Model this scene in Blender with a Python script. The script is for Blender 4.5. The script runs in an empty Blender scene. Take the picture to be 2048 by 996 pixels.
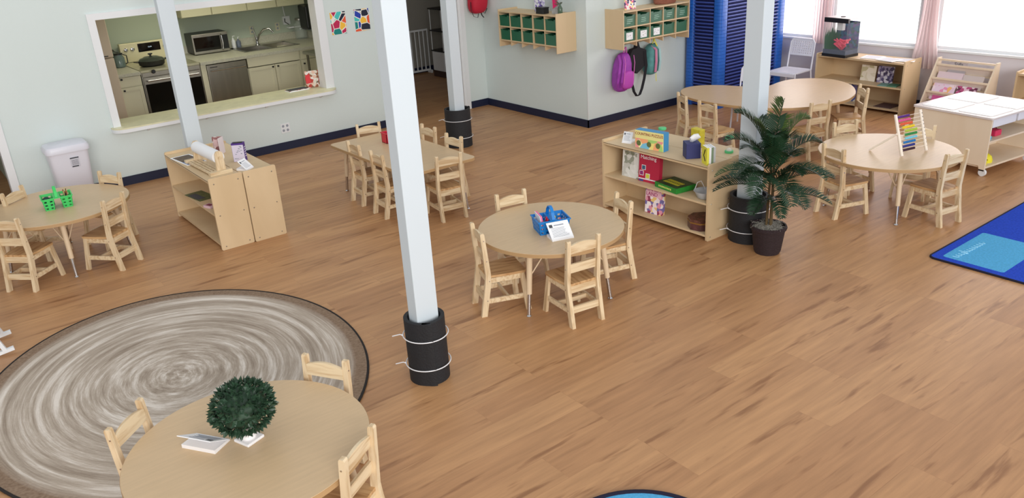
import bpy, bmesh, math, random
from mathutils import Vector, Matrix, noise
S = bpy.context.scene
COL = S.collection
PI = math.pi
R = math.radians

# ---------------------------------------------------------------- camera
cam = bpy.data.cameras.new('camera'); camo = bpy.data.objects.new('camera', cam); COL.objects.link(camo)
S.camera = camo
cam.sensor_fit = 'HORIZONTAL'; cam.sensor_width = 36; cam.lens = 36*1618.8/2048; cam.clip_start = .05; cam.clip_end = 200
pitch, roll, yaw = 0.393412531, -0.061821293, 0.638859908
cy, sy = math.cos(yaw), math.sin(yaw)
f0 = Vector((sy, cy, 0)); r0 = Vector((cy, -sy, 0)); u0 = Vector((0, 0, 1))
fw = f0*math.cos(pitch)-u0*math.sin(pitch); up = u0*math.cos(pitch)+f0*math.sin(pitch)
rt = r0*math.cos(roll)+up*math.sin(roll); up2 = up*math.cos(roll)-r0*math.sin(roll)
M = Matrix((rt, up2, -fw)).transposed().to_4x4(); M.translation = Vector((0, 0, 2.5))
camo.matrix_world = M

# ---------------------------------------------------------------- light
W = bpy.data.worlds.new('sky'); S.world = W; W.use_nodes = True
def make_sky():
    # pale overcast sky, brightest low above the horizon on the window side
    nt = W.node_tree; N = nt.nodes; L = nt.links; bg = N['Background']
    tc = N.new('ShaderNodeTexCoord'); sp = N.new('ShaderNodeSeparateXYZ'); L.new(tc.outputs['Generated'], sp.inputs[0])
    a = N.new('ShaderNodeMapRange'); a.inputs[1].default_value = .25; a.inputs[2].default_value = .55; L.new(sp.outputs[0], a.inputs[0])
    b = N.new('ShaderNodeMapRange'); b.inputs[1].default_value = .30; b.inputs[2].default_value = .12; L.new(sp.outputs[2], b.inputs[0])
    m = N.new('ShaderNodeMath'); m.operation = 'MULTIPLY'; L.new(a.outputs[0], m.inputs[0]); L.new(b.outputs[0], m.inputs[1])
    st = N.new('ShaderNodeMapRange'); st.inputs[3].default_value = SKY; st.inputs[4].default_value = 3.0; L.new(m.outputs[0], st.inputs[0])
    bg.inputs[0].default_value = (0.96, 0.98, 1, 1); L.new(st.outputs[0], bg.inputs[1])
SKY = .71
make_sky()
def area(name, loc, rot, sx, sy_, power, col):
    l = bpy.data.lights.new(name, 'AREA'); l.shape = 'RECTANGLE'; l.size = sx; l.size_y = sy_; l.energy = power; l.color = col
    o = bpy.data.objects.new(name, l); COL.objects.link(o); o.location = loc; o.rotation_euler = rot
    return o
# daylight coming in through the three windows of the right wall (lights stand outside the panes)
for (y0, y1) in ((6.15, 7.1), (4.9, 6.05), (3.0, 4.7)):
    area('window_daylight', (10.12, (y0+y1)/2, 1.45), (0, R(90), 0), 1.7, y1-y0+.2, 20*(y1-y0), (1, .84, .81))
# unseen fill light added behind the viewer to brighten the walls facing it
area('rear_fill_light', (-2.5, -8.5, 4.4), (R(77), 0, R(-24)), 9, 4, 1280, (1, .985, .955))
# kitchen light added to brighten the cabinets, no lamp seen there; hallway light
area('kitchen_fill_light', (3.4, 10.7, 2.35), (0, 0, 0), 1.4, .5, 19, (1, .97, .74))
area('hall_ceiling_light', (6.3, 10.6, 2.4), (0, 0, 0), .4, .4, .6, (1, .9, .85))
S.view_settings.view_transform = 'Standard'; S.view_settings.look = 'None'
S.view_settings.exposure = 0.0; S.view_settings.gamma = 1; S.view_settings.use_curve_mapping = False

# ---------------------------------------------------------------- materials
def lin(c):
    c = [x/255 for x in c]
    return tuple((x/12.92 if x <= .04045 else ((x+.055)/1.055)**2.4) for x in c)+(1,)
def mat(name, rgb, rough=.6, metal=0, spec=.5, trans=0, alpha=1, bump=0, bscale=200, var=0, vscale=8, vstretch=(1, 1, 1), sss=0, coat=0, emit=None):
    m = bpy.data.materials.new(name); m.use_nodes = True; nt = m.node_tree; b = nt.nodes['Principled BSDF']
    c = lin(rgb); b.inputs['Base Color'].default_value = c
    b.inputs['Roughness'].default_value = rough; b.inputs['Metallic'].default_value = metal
    b.inputs['Specular IOR Level'].default_value = spec
    b.inputs['Transmission Weight'].default_value = trans
    b.inputs['Alpha'].default_value = alpha
    b.inputs['Coat Weight'].default_value = coat
    if emit: b.inputs['Emission Color'].default_value = lin(emit[0]); b.inputs['Emission Strength'].default_value = emit[1]
    if var or bump:
        tc = nt.nodes.new('ShaderNodeTexCoord'); mp = nt.nodes.new('ShaderNodeMapping'); mp.inputs['Scale'].default_value = vstretch
        nt.links.new(tc.outputs['Object'], mp.inputs[0])
    if var:
        n = nt.nodes.new('ShaderNodeTexNoise'); n.inputs['Scale'].default_value = vscale; n.inputs['Detail'].default_value = 5
        nt.links.new(mp.outputs[0], n.inputs['Vector'])
        r = nt.nodes.new('ShaderNodeValToRGB'); r.color_ramp.elements[0].position = .3; r.color_ramp.elements[1].position = .7
        r.color_ramp.elements[0].color = tuple(x*(1-var) for x in c[:3])+(1,); r.color_ramp.elements[1].color = tuple(min(1, x*(1+var*.5)) for x in c[:3])+(1,)
        nt.links.new(n.outputs[0], r.inputs[0]); nt.links.new(r.outputs[0], b.inputs['Base Color'])
    if bump:
        n = nt.nodes.new('ShaderNodeTexNoise'); n.inputs['Scale'].default_value = bscale; n.inputs['Detail'].default_value = 3
        nt.links.new(mp.outputs[0], n.inputs['Vector'])
        bp = nt.nodes.new('ShaderNodeBump'); bp.inputs['Strength'].default_value = bump; bp.inputs['Distance'].default_value = .01
        nt.links.new(n.outputs[0], bp.inputs['Height']); nt.links.new(bp.outputs[0], b.inputs['Normal'])
    return m

def pine_mat(name, base, dark, scale=1, stretch=(28, 28, 3)):
    m = mat(name, base, .5); nt = m.node_tree; b = nt.nodes['Principled BSDF']
    tc = nt.nodes.new('ShaderNodeTexCoord'); oi = nt.nodes.new('ShaderNodeObjectInfo')
    ad = nt.nodes.new('ShaderNodeVectorMath'); ad.operation = 'ADD'
    nt.links.new(tc.outputs['Object'], ad.inputs[0])
    ml = nt.nodes.new('ShaderNodeMath'); ml.operation = 'MULTIPLY'; ml.inputs[1].default_value = 9
    nt.links.new(oi.outputs['Random'], ml.inputs[0]); nt.links.new(ml.outputs[0], ad.inputs[1])
    mp = nt.nodes.new('ShaderNodeMapping'); mp.inputs['Scale'].default_value = stretch
    nt.links.new(ad.outputs[0], mp.inputs[0])
    n = nt.nodes.new('ShaderNodeTexNoise'); n.inputs['Scale'].default_value = 1.6*scale; n.inputs['Detail'].default_value = 4; n.inputs['Distortion'].default_value = .45
    nt.links.new(mp.outputs[0], n.inputs['Vector'])
    r = nt.nodes.new('ShaderNodeValToRGB')
    e = r.color_ramp.elements; e[0].position = .35; e[0].color = lin(dark); e[1].position = .56; e[1].color = lin(base)
    nt.links.new(n.outputs[0], r.inputs[0]); nt.links.new(r.outputs[0], b.inputs['Base Color'])
    return m

def floor_mat():
    m = bpy.data.materials.new('laminate_floor'); m.use_nodes = True; nt = m.node_tree; N = nt.nodes; L = nt.links
    b = N['Principled BSDF']; b.inputs['Roughness'].default_value = .42; b.inputs['Specular IOR Level'].default_value = .5
    tc = N.new('ShaderNodeTexCoord')
    br = N.new('ShaderNodeTexBrick'); br.inputs['Scale'].default_value = 1; br.inputs['Brick Width'].default_value = 1.25; br.inputs['Row Height'].default_value = .2
    br.inputs['Mortar Size'].default_value = .0012; br.inputs['Mortar Smooth'].default_value = .3; br.offset = .37; br.offset_frequency = 3
    br.inputs['Color1'].default_value = (0, 0, 0, 1); br.inputs['Color2'].default_value = (1, 1, 1, 1); br.inputs['Mortar'].default_value = (.5, .5, .5, 1)
    L.new(tc.outputs['Object'], br.inputs['Vector'])
    # random offset per plank
    sc = N.new('ShaderNodeVectorMath'); sc.operation = 'SCALE'; sc.inputs['Scale'].default_value = 31
    L.new(br.outputs['Color'], sc.inputs[0])
    ad = N.new('ShaderNodeVectorMath'); ad.operation = 'ADD'; L.new(tc.outputs['Object'], ad.inputs[0]); L.new(sc.outputs[0], ad.inputs[1])
    def nz(stretch, scale, detail, dist=0):
        mp = N.new('ShaderNodeMapping'); mp.inputs['Scale'].default_value = stretch; L.new(ad.outputs[0], mp.inputs[0])
        n = N.new('ShaderNodeTexNoise'); n.inputs['Scale'].default_value = scale; n.inputs['Detail'].default_value = detail; n.inputs['Distortion'].default_value = dist
        n.inputs['Roughness'].default_value = .55
        L.new(mp.outputs[0], n.inputs['Vector']); return n
    def ramp(src, a, ca, bb, cb):
        r = N.new('ShaderNodeValToRGB'); e = r.color_ramp.elements
        e[0].position = a; e[0].color = ca; e[1].position = bb; e[1].color = cb; L.new(src, r.inputs[0]); return r
    def mix(fac, a, c, bl='MIX'):
        x = N.new('ShaderNodeMix'); x.data_type = 'RGBA'; x.blend_type = bl
        if isinstance(fac, float): x.inputs[0].default_value = fac
        else: L.new(fac, x.inputs[0])
        L.new(a, x.inputs[6]); L.new(c, x.inputs[7]); return x.outputs[2]
    tone = ramp(br.outputs['Color'], 0, lin((178, 130, 88)), 1, lin((196, 148, 102)))
    g1 = ramp(nz((1.1, 14, 1), 2.0, 6).outputs[0], .3, (.80, .78, .76, 1), .72, (1.08, 1.08, 1.08, 1))
    c = mix(1.0, tone.outputs[0], g1.outputs[0], 'MULTIPLY')
    st = ramp(nz((1.35, 11, 1), 1.45, 3.5, .3).outputs[0], .585, (0, 0, 0, 1), .70, (1, 1, 1, 1))
    dk = N.new('ShaderNodeRGB'); dk.outputs[0].default_value = lin((128, 82, 46))
    fm = N.new('ShaderNodeMath'); fm.operation = 'MULTIPLY'; fm.inputs[1].default_value = .72; L.new(st.outputs[0], fm.inputs[0])
    c = mix(fm.outputs[0], c, dk.outputs[0])
    mo = N.new('ShaderNodeMath'); mo.operation = 'MULTIPLY'; mo.inputs[1].default_value = .28; L.new(br.outputs['Fac'], mo.inputs[0])
    c = mix(mo.outputs[0], c, dk.outputs[0])
    L.new(c, b.inputs['Base Color'])
    return m

def rug_mat():
    m = bpy.data.materials.new('swirl_rug'); m.use_nodes = True; nt = m.node_tree; N = nt.nodes; L = nt.links
    b = N['Principled BSDF']; b.inputs['Roughness'].default_value = .95; b.inputs['Specular IOR Level'].default_value = .1
    tc = N.new('ShaderNodeTexCoord'); mp = N.new('ShaderNodeMapping'); mp.inputs['Scale'].default_value = (1/1.09, 1/1.31, 1)
    L.new(tc.outputs['Object'], mp.inputs[0])
    g = N.new('ShaderNodeVectorMath'); g.operation = 'LENGTH'; L.new(mp.outputs[0], g.inputs[0])
    sx = N.new('ShaderNodeSeparateXYZ'); L.new(mp.outputs[0], sx.inputs[0])
    at = N.new('ShaderNodeMath'); at.operation = 'ARCTAN2'; L.new(sx.outputs[1], at.inputs[0]); L.new(sx.outputs[0], at.inputs[1])
    # spiral radius = r + angle*k ; combine with slow direction so that the strokes run round the rug
    k = N.new('ShaderNodeMath'); k.operation = 'MULTIPLY_ADD'; k.inputs[1].default_value = 0; L.new(at.outputs[0], k.inputs[0]); L.new(g.outputs['Value'], k.inputs[2])
    s1 = N.new('ShaderNodeMath'); s1.operation = 'SINE'; L.new(at.outputs[0], s1.inputs[0])
    c1 = N.new('ShaderNodeMath'); c1.operation = 'COSINE'; L.new(at.outputs[0], c1.inputs[0])
    kk = N.new('ShaderNodeMath'); kk.operation = 'MULTIPLY'; kk.inputs[1].default_value = 24; L.new(k.outputs[0], kk.inputs[0])
    cb = N.new('ShaderNodeCombineXYZ'); L.new(kk.outputs[0], cb.inputs[0])
    a1 = N.new('ShaderNodeMath'); a1.operation = 'MULTIPLY'; a1.inputs[1].default_value = .9; L.new(s1.outputs[0], a1.inputs[0]); L.new(a1.outputs[0], cb.inputs[1])
    a2 = N.new('ShaderNodeMath'); a2.operation = 'MULTIPLY'; a2.inputs[1].default_value = .9; L.new(c1.outputs[0], a2.inputs[0]); L.new(a2.outputs[0], cb.inputs[2])
    n = N.new('ShaderNodeTexNoise'); n.inputs['Scale'].default_value = 1.0; n.inputs['Detail'].default_value = 9; n.inputs['Roughness'].default_value = .74
    L.new(cb.outputs[0], n.inputs['Vector'])
    r = N.new('ShaderNodeValToRGB'); e = r.color_ramp.elements
    e[0].position = .36; e[0].color = lin((150, 135, 120)); e[1].position = .64; e[1].color = lin((226, 216, 205))
    x = e.new(.5); x.color = lin((184, 170, 155))
    L.new(n.outputs[0], r.inputs[0])
    edge = N.new('ShaderNodeValToRGB'); edge.color_ramp.elements[0].position = .90; edge.color_ramp.elements[1].position = .945; L.new(g.outputs['Value'], edge.inputs[0])
    pn = N.new('ShaderNodeTexNoise'); pn.inputs['Scale'].default_value = 60; pn.inputs['Detail'].default_value = 3; L.new(tc.outputs['Object'], pn.inputs['Vector'])
    br = N.new('ShaderNodeValToRGB'); br.color_ramp.elements[0].position = .3; br.color_ramp.elements[1].position = .7
    br.color_ramp.elements[0].color = lin((126, 104, 86)); br.color_ramp.elements[1].color = lin((150, 128, 108)); L.new(pn.outputs[0], br.inputs[0])
    mx = N.new('ShaderNodeMix'); mx.data_type = 'RGBA'; L.new(edge.outputs[0], mx.inputs[0]); L.new(r.outputs[0], mx.inputs[6]); L.new(br.outputs[0], mx.inputs[7])
    L.new(mx.outputs[2], b.inputs['Base Color'])
    bp = N.new('ShaderNodeBump'); bp.inputs['Strength'].default_value = .5; bp.inputs['Distance'].default_value = .004; L.new(pn.outputs[0], bp.inputs['Height']); L.new(bp.outputs[0], b.inputs['Normal'])
    return m

def voronoi_mat(name, cols, scale, line=.06, linecol=(235, 232, 225), rough=.6):
    m = bpy.data.materials.new(name); m.use_nodes = True; nt = m.node_tree; N = nt.nodes; L = nt.links
    b = N['Principled BSDF']; b.inputs['Roughness'].default_value = rough
    tc = N.new('ShaderNodeTexCoord')
    v = N.new('ShaderNodeTexVoronoi'); v.inputs['Scale'].default_value = scale; L.new(tc.outputs['Object'], v.inputs['Vector'])
    v2 = N.new('ShaderNodeTexVoronoi'); v2.feature = 'DISTANCE_TO_EDGE'; v2.inputs['Scale'].default_value = scale; L.new(tc.outputs['Object'], v2.inputs['Vector'])
    s = N.new('ShaderNodeSeparateColor'); L.new(v.outputs['Color'], s.inputs[0])
    r = N.new('ShaderNodeValToRGB'); r.color_ramp.interpolation = 'CONSTANT'; e = r.color_ramp.elements
    e[0].position = 0; e[0].color = lin(cols[0]); e[1].position = 1/len(cols); e[1].color = lin(cols[1])
    for i in range(2, len(cols)):
        x = e.new(i/len(cols)); x.color = lin(cols[i])
    L.new(s.outputs[0], r.inputs[0])
    c = N.new('ShaderNodeMath'); c.operation = 'LESS_THAN'; c.inputs[1].default_value = line; L.new(v2.outputs['Distance'], c.inputs[0])
    mx = N.new('ShaderNodeMix'); mx.data_type = 'RGBA'; L.new(c.outputs[0], mx.inputs[0]); L.new(r.outputs[0], mx.inputs[6]); mx.inputs[7].default_value = lin(linecol)
    L.new(mx.outputs[2], b.inputs['Base Color'])
    return m

M_FLOOR = floor_mat(); M_RUG = rug_mat()
M_WALL = mat('mint_wall_paint', (212, 222, 220), .85, spec=.2, bump=.15, bscale=40)
M_KWALL = mat('green_kitchen_wall', (180, 190, 172), .8, spec=.2)
M_HWALL = mat('hall_wall_paint', (150, 146, 138), .85, spec=.2)
M_WHITE = mat('white_gloss_paint', (228, 230, 232), .45)
M_COL = mat('white_column_paint', (204, 213, 219), .5, bump=.08, bscale=20)
M_CEIL = mat('ceiling_paint', (225, 225, 220), .9)
M_NAVY = mat('navy_vinyl_base', (22, 30, 58), .5)
M_LAM = mat('maple_laminate', (205, 176, 138), .38, var=.06, vscale=6, vstretch=(1, 9, 1))
M_LAME = mat('maple_edge_band', (178, 144, 102), .45)
M_SHELF = pine_mat('birch_panel', (214, 188, 150), (204, 177, 138), .5, (3, 3, 1.0))
M_BIRCH = pine_mat('pale_birch', (232, 214, 190), (224, 203, 176), .5, (3, 3, 1.0))
M_SHELFD = mat('dark_panel_edge', (92, 66, 44), .6)
M_PINE = pine_mat('pine_wood', (222, 200, 165), (196, 166, 126))
M_PINEX = pine_mat('pine_wood_rail', (224, 203, 168), (200, 170, 130), 1, (3, 28, 28))
M_PINEY = pine_mat('pine_wood_seat', (205, 166, 118), (172, 128, 82), 1, (24, 2.5, 24))
M_LEG = mat('beige_table_leg', (214, 190, 158), .45)
M_CHROME = mat('chrome', (205, 205, 208), .18, metal=1)
M_STEEL = mat('stainless_steel', (176, 172, 164), .3, metal=1, var=.1, vscale=2, vstretch=(8, 1, .5))
M_BLACK = mat('black_plastic', (22, 23, 26), .4)
M_BLKGL = mat('black_glass', (8, 8, 10), .06)
M_FOAM = mat('black_foam', (26, 27, 31), .7, bump=.3, bscale=90)
M_TIE = mat('white_zip_tie', (225, 225, 228), .4)
M_CAB = mat('cream_cabinet_paint', (206, 202, 176), .5)
M_FRIDGE = mat('beige_fridge_enamel', (206, 188, 166), .4)
M_CTOP = mat('speckled_counter', (186, 184, 168), .4, var=.15, vscale=60)
M_LEDGE = mat('cream_ledge_laminate', (222, 218, 182), .4, var=.1, vscale=12)
M_GLASS = mat('clear_glass', (215, 230, 228), .05, spec=.15, alpha=.06)
M_PANE = mat('window_pane', (240, 248, 250), .03, alpha=.06)
M_SHEER = mat('sheer_curtain', (252, 248, 248), .9, alpha=.55)
_n = M_SHEER.node_tree; _t = _n.nodes.new('ShaderNodeBsdfTranslucent'); _t.inputs[0].default_value = lin((245, 236, 236)); _m = _n.nodes.new('ShaderNodeMixShader'); _m.inputs[0].default_value = .75
_n.links.new(_n.nodes['Principled BSDF'].outputs[0], _m.inputs[1]); _n.links.new(_t.outputs[0], _m.inputs[2]); _n.links.new(_m.outputs[0], _n.nodes['Material Output'].inputs[0])
M_BIN = mat('white_bin_plastic', (222, 222, 232), .35)
M_PAPER = mat('white_paper', (240, 240, 242), .7)
M_GRN = mat('green_tray_plastic', (38, 98, 72), .3)
M_LGRN = mat('bright_green_plastic', (62, 200, 100), .4)
M_BLU = mat('blue_plastic', (16, 122, 200), .4)
M_COT = mat('blue_cot_plastic', (30, 96, 190), .35)
M_COTD = mat('navy_cot_rail', (58, 78, 158), .4)
M_COTF = mat('dark_cot_fabric', (18, 26, 86), .8)
M_PALM = mat('palm_leaf', (30, 60, 36), .45, var=.3, vscale=6)
M_PALM2 = mat('palm_leaf_olive', (74, 96, 42), .45, var=.3, vscale=6)
M_TRUNK = mat('palm_stem', (92, 74, 44), .8, bump=.5)
M_BOX = mat('boxwood_leaf', (50, 76, 56), .38, var=.35, vscale=30)
M_MOSS = mat('grey_moss', (150, 145, 135), .95, bump=1, bscale=120, var=.3, vscale=60)
M_RED = mat('red_fabric', (190, 24, 52), .7)
M_PURP = mat('purple_fabric', (158, 62, 172), .6, var=.15, vscale=20)
M_PINK = mat('pink_trim', (230, 120, 200), .6)
M_BLKF = mat('black_fabric', (28, 26, 32), .85)
M_TEAL = mat('teal_fabric', (90, 150, 150), .7, var=.25, vscale=18)
M_YEL = mat('yellow_plastic', (232, 220, 40), .4)
M_LBLUE = mat('light_blue_plastic', (90, 190, 225), .4)
M_WICK = mat('brown_wicker', (98, 62, 52), .8, bump=1, bscale=60, var=.3, vscale=40, vstretch=(1, 1, 4))
M_WICKR = mat('reddish_wicker', (160, 100, 80), .8, bump=1, bscale=60, var=.3, vscale=40, vstretch=(1, 1, 4))
M_DKW = mat('dark_wicker', (48, 30, 34), .7, bump=1, bscale=60, var=.35, vscale=50, vstretch=(1, 1, 6))
M_CARP = mat('blue_carpet', (52, 84, 205), .95, spec=.05, bump=.6, bscale=300, var=.18, vscale=70)
M_CARL = mat('light_blue_carpet', (96, 182, 232), .95, spec=.05, bump=.6, bscale=300, var=.15, vscale=70)
M_CARB = mat('navy_carpet_binding', (18, 16, 42), .9)
M_RUGB = mat('black_rug_binding', (32, 26, 24), .9)
M_CERAM = mat('white_ceramic', (235, 232, 232), .35)
M_DBLUE = mat('dark_blue_card', (38, 44, 100), .5)
M_LINE = mat('dark_print', (70, 72, 78), .7)
M_GREYP = mat('grey_print', (150, 155, 165), .7)

# ---------------------------------------------------------------- mesh helpers
class MB:
    def __init__(s): s.bm = bmesh.new()
    def _add(s, verts, faces, mtx=None):
        vs = [s.bm.verts.new((mtx @ Vector(v)) if mtx else Vector(v)) for v in verts]
        for f in faces:
            try: s.bm.faces.new([vs[i] for i in f])
            except ValueError: pass
        return vs
    def box(s, x0, x1, y0, y1, z0, z1, mtx=None, bev=0):
        if bev:
            t = bmesh.new()
            bmesh.ops.create_cube(t, size=1)
            for v in t.verts: v.co = Vector(((x0+x1)/2+v.co.x*(x1-x0), (y0+y1)/2+v.co.y*(y1-y0), (z0+z1)/2+v.co.z*(z1-z0)))
            bmesh.ops.bevel(t, geom=list(t.edges), offset=bev, segments=2, profile=.5, affect='EDGES')
            t.verts.index_update()
            s._add([v.co.copy() for v in t.verts], [[v.index for v in f.verts] for f in t.faces], mtx); t.free()
            return s
        v = [(x, y, z) for z in (z0, z1) for y in (y0, y1) for x in (x0, x1)]
        s._add(v, [(0, 2, 3, 1), (4, 5, 7, 6), (0, 1, 5, 4), (2, 6, 7, 3), (0, 4, 6, 2), (1, 3, 7, 5)], mtx); return s
    def prism(s, poly, z0, z1, mtx=None, inset=0):
        n = len(poly)
        v = [(x, y, z0) for x, y in poly]+[(x, y, z1) for x, y in poly]
        f = [tuple(range(n-1, -1, -1)), tuple(range(n, 2*n))]+[(i, (i+1) % n, n+(i+1) % n, n+i) for i in range(n)]
        s._add(v, f, mtx); return s
    def lathe(s, prof, seg=24, mtx=None, cap=True):
        v = []; f = []
        for r, z in prof:
            for k in range(seg): v.append((r*math.cos(2*PI*k/seg), r*math.sin(2*PI*k/seg), z))
        m = len(prof)
        for i in range(m-1):
            for k in range(seg):
                f.append((i*seg+k, i*seg+(k+1) % seg, (i+1)*seg+(k+1) % seg, (i+1)*seg+k))
        if cap: f.append(tuple(range(seg-1, -1, -1))); f.append(tuple((m-1)*seg+k for k in range(seg)))
        s._add(v, f, mtx); return s
    def bar(s, a, b, w, d, ref=(0, 0, 1)):
        a = Vector(a); b = Vector(b); z = (b-a); L = z.length; z.normalize()
        x = Vector(ref).cross(z)
        if x.length < 1e-4: x = Vector((1, 0, 0)).cross(z)
        x.normalize(); y = z.cross(x)
        m = Matrix((x, y, z)).transposed().to_4x4(); m.translation = a
        return s.box(-w/2, w/2, -d/2, d/2, 0, L, m)
    def tube(s, pts, r, seg=8, taper=None):
        pts = [Vector(p) for p in pts]; n = len(pts); prev = None; v = []
        for i, p in enumerate(pts):
            t = (pts[min(i+1, n-1)]-pts[max(i-1, 0)]).normalized()
            if prev is None:
                x = t.cross(Vector((0, 0, 1)))
                if x.length < .05: x = t.cross(Vector((1, 0, 0)))
                x.normalize()
            else:
                x = (prev-t*prev.dot(t)).normalized()
            prev = x; y = t.cross(x); rr = r if taper is None else r*(1+(taper-1)*i/(n-1))
            for k in range(seg): v.append(p+(x*math.cos(2*PI*k/seg)+y*math.sin(2*PI*k/seg))*rr)
        f = [(i*seg+k, i*seg+(k+1) % seg, (i+1)*seg+(k+1) % seg, (i+1)*seg+k) for i in range(n-1) for k in range(seg)]
        f += [tuple(range(seg-1, -1, -1)), tuple((n-1)*seg+k for k in range(seg))]
        s._add(v, f); return s
    def ribbon(s, pts, w, t, side):
        # flat strap along pts, width along side vector, thickness t
        pts = [Vector(p) for p in pts]; side = Vector(side).normalized(); v = []; n = len(pts)
        for i, p in enumerate(pts):
            d = (pts[min(i+1, n-1)]-pts[max(i-1, 0)]).normalized(); nr = d.cross(side).normalized()
            for a, b in ((-1, -1), (1, -1), (1, 1), (-1, 1)): v.append(p+side*a*w/2+nr*b*t/2)
        f = [(i*4+k, i*4+(k+1) % 4, i*4+4+(k+1) % 4, i*4+4+k) for i in range(n-1) for k in range(4)]+[(3, 2, 1, 0), ((n-1)*4, (n-1)*4+1, (n-1)*4+2, (n-1)*4+3)]
        s._add(v, f); return s
    def ball(s, c, r, seg=12, mtx=None, sc=(1, 1, 1)):
        prof = [(max(.0005, r*math.sin(PI*i/(seg//2+1))), -r*math.cos(PI*i/(seg//2+1))) for i in range(seg//2+2)]
        m = Matrix.Translation(c) @ Matrix.Diagonal((*sc, 1))
        return s.lathe(prof, seg, (mtx @ m) if mtx else m)
    def obj(s, name, m, parent=None, loc=None, smooth=False, local=True):
        bmesh.ops.recalc_face_normals(s.bm, faces=s.bm.faces)
        me = bpy.data.meshes.new(name); s.bm.to_mesh(me); s.bm.free()
        me.materials.append(m)
        if smooth:
            for p in me.polygons: p.use_smooth = True
            try: me.set_sharp_from_angle(angle=R(40))
            except Exception: pass
        o = bpy.data.objects.new(name, me); COL.objects.link(o)
        if parent: o.parent = parent
        if loc: o.location = loc
        return o
def thing(name, label, cat, loc=(0, 0, 0), rz=0, group=None):
    o = bpy.data.objects.new(name, None); COL.objects.link(o); o.empty_display_size = .1
    o.location = loc; o.rotation_euler = (0, 0, rz); o['label'] = label; o['category'] = cat
    if group: o['group'] = group
    return o
def tag(o, label, cat, group=None):
    o['label'] = label; o['category'] = cat
    if group: o['group'] = group
    return o
def struct(o): o['kind'] = 'structure'; return o
def kids(o): return CH.get(o.name, [])
def dup(root, loc, rz, label, group=None):
    r = root.copy(); COL.objects.link(r); r.location = loc; r.rotation_euler = (0, 0, rz); r['label'] = label
    if group: r['group'] = group
    for ch in root.children:
        c = ch.copy(); COL.objects.link(c); c.parent = r
        for g in ch.children:
            d = g.copy(); COL.objects.link(d); d.parent = c
    return r
def arc(cx, cy_, r, a0, a1, n): return [(cx+r*math.cos(a0+(a1-a0)*i/n), cy_+r*math.sin(a0+(a1-a0)*i/n)) for i in range(n+1)]
def rrect(x0, x1, y0, y1, r, n=5):
    return arc(x1-r, y0+r, r, -PI/2, 0, n)+arc(x1-r, y1-r, r, 0, PI/2, n)+arc(x0+r, y1-r, r, PI/2, PI, n)+arc(x0+r, y0+r, r, PI, 1.5*PI, n)
YZ = Matrix(((0, 0, 1, 0), (1, 0, 0, 0), (0, 1, 0, 0), (0, 0, 0, 1)))      # prism (y,z) profile extruded along x
XZ = Matrix(((1, 0, 0, 0), (0, 0, -1, 0), (0, 1, 0, 0), (0, 0, 0, 1)))     # prism (x,z) profile extruded along -y
def text(body, size, mtx, m, parent, name='lettering', ext=.0006, sx=1):
    cu = bpy.data.curves.new(name, 'FONT'); cu.body = body; cu.size = size; cu.extrude = ext; cu.align_x = 'CENTER'; cu.align_y = 'CENTER'; cu.resolution_u = 2
    o = bpy.data.objects.new(name, cu); COL.objects.link(o)
    bpy.context.view_layer.update()
    me = bpy.data.meshes.new_from_object(o.evaluated_get(bpy.context.evaluated_depsgraph_get()))
    bpy.data.objects.remove(o); bpy.data.curves.remove(cu)
    me.materials.clear(); me.materials.append(m)
    for v in me.vertices: v.co = mtx @ Vector((v.co.x*sx, v.co.y, v.co.z))
    o = bpy.data.objects.new(name, me); COL.objects.link(o)
    if parent: o.parent = parent
    return o
def frame(o, x, y):
    """matrix with origin o, local x axis x, local y axis y"""
    x = Vector(x).normalized(); y = Vector(y).normalized(); z = x.cross(y).normalized(); y = z.cross(x)
    m = Matrix((x, y, z)).transposed().to_4x4(); m.translation = Vector(o); return m

# ================================================================ the setting
H = 3.3
XW = 9.9      # window wall
YB = 9.3      # kitchen wall
struct(MB().box(-3.5, 12.5, -1.5, 13.2, -.1, 0).obj('floor', M_FLOOR))
w = MB()
w.box(-.6, .18, YB, YB+.14, 0, H)          # left of the left door
w.box(.18, .70, YB, YB+.14, 2.05, H)
w.box(.70, 1.80, YB, YB+.14, 0, H)
w.box(1.80, 4.25, YB, YB+.14, 0, .585)
w.box(1.80, 4.25, YB, YB+.14, 1.75, H)
w.box(4.25, 5.22, YB, YB+.14, 0, H)
w.box(5.22, 6.25, YB, YB+.14, 2.15, H)
w.box(6.25, 6.65, YB, YB+.14, 0, H)
struct(w.obj('wall_back', M_WALL))
struct(MB().box(6.65, 6.78, 7.22, YB+.14, 0, H).obj('wall_nook', M_WALL))
struct(MB().box(6.78, XW+.14, 7.22, 7.35, 0, H).obj('wall_middle', M_WALL))
w = MB(); w.box(XW, XW+.14, -.5, 7.22, 0, .72); w.box(XW, XW+.14, -.5, 7.22, 2.2, H)
for a, b in ((-.5, 3.0), (4.7, 4.9), (6.05, 6.18), (7.1, 7.22)): w.box(XW, XW+.14, a, b, .72, 2.2)
struct(w.obj('wall_right', mat('grey_wall_paint', (218, 213, 218), .85, spec=.2)))
def window(n, y0, y1):
    f = MB(); t = .035
    f.box(XW+.03, XW+.09, y0, y0+t, .72, 2.2); f.box(XW+.03, XW+.09, y1-t, y1, .72, 2.2); f.box(XW+.03, XW+.09, y0, y1, .72, .72+t); f.box(XW+.03, XW+.09, y0, y1, 2.2-t, 2.2)
    o = struct(f.obj('window_%d' % n, M_WHITE))
    MB().box(XW+.055, XW+.062, y0+t, y1-t, .72+t, 2.2-t).obj('pane', M_PANE, o)
    MB().box(XW-.03, XW+.03, y0-.02, y1+.02, .70, .722).obj('sill', M_WHITE, o)
window(1, 6.18, 7.1); window(2, 4.9, 6.05); window(3, 3.0, 4.7)
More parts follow.
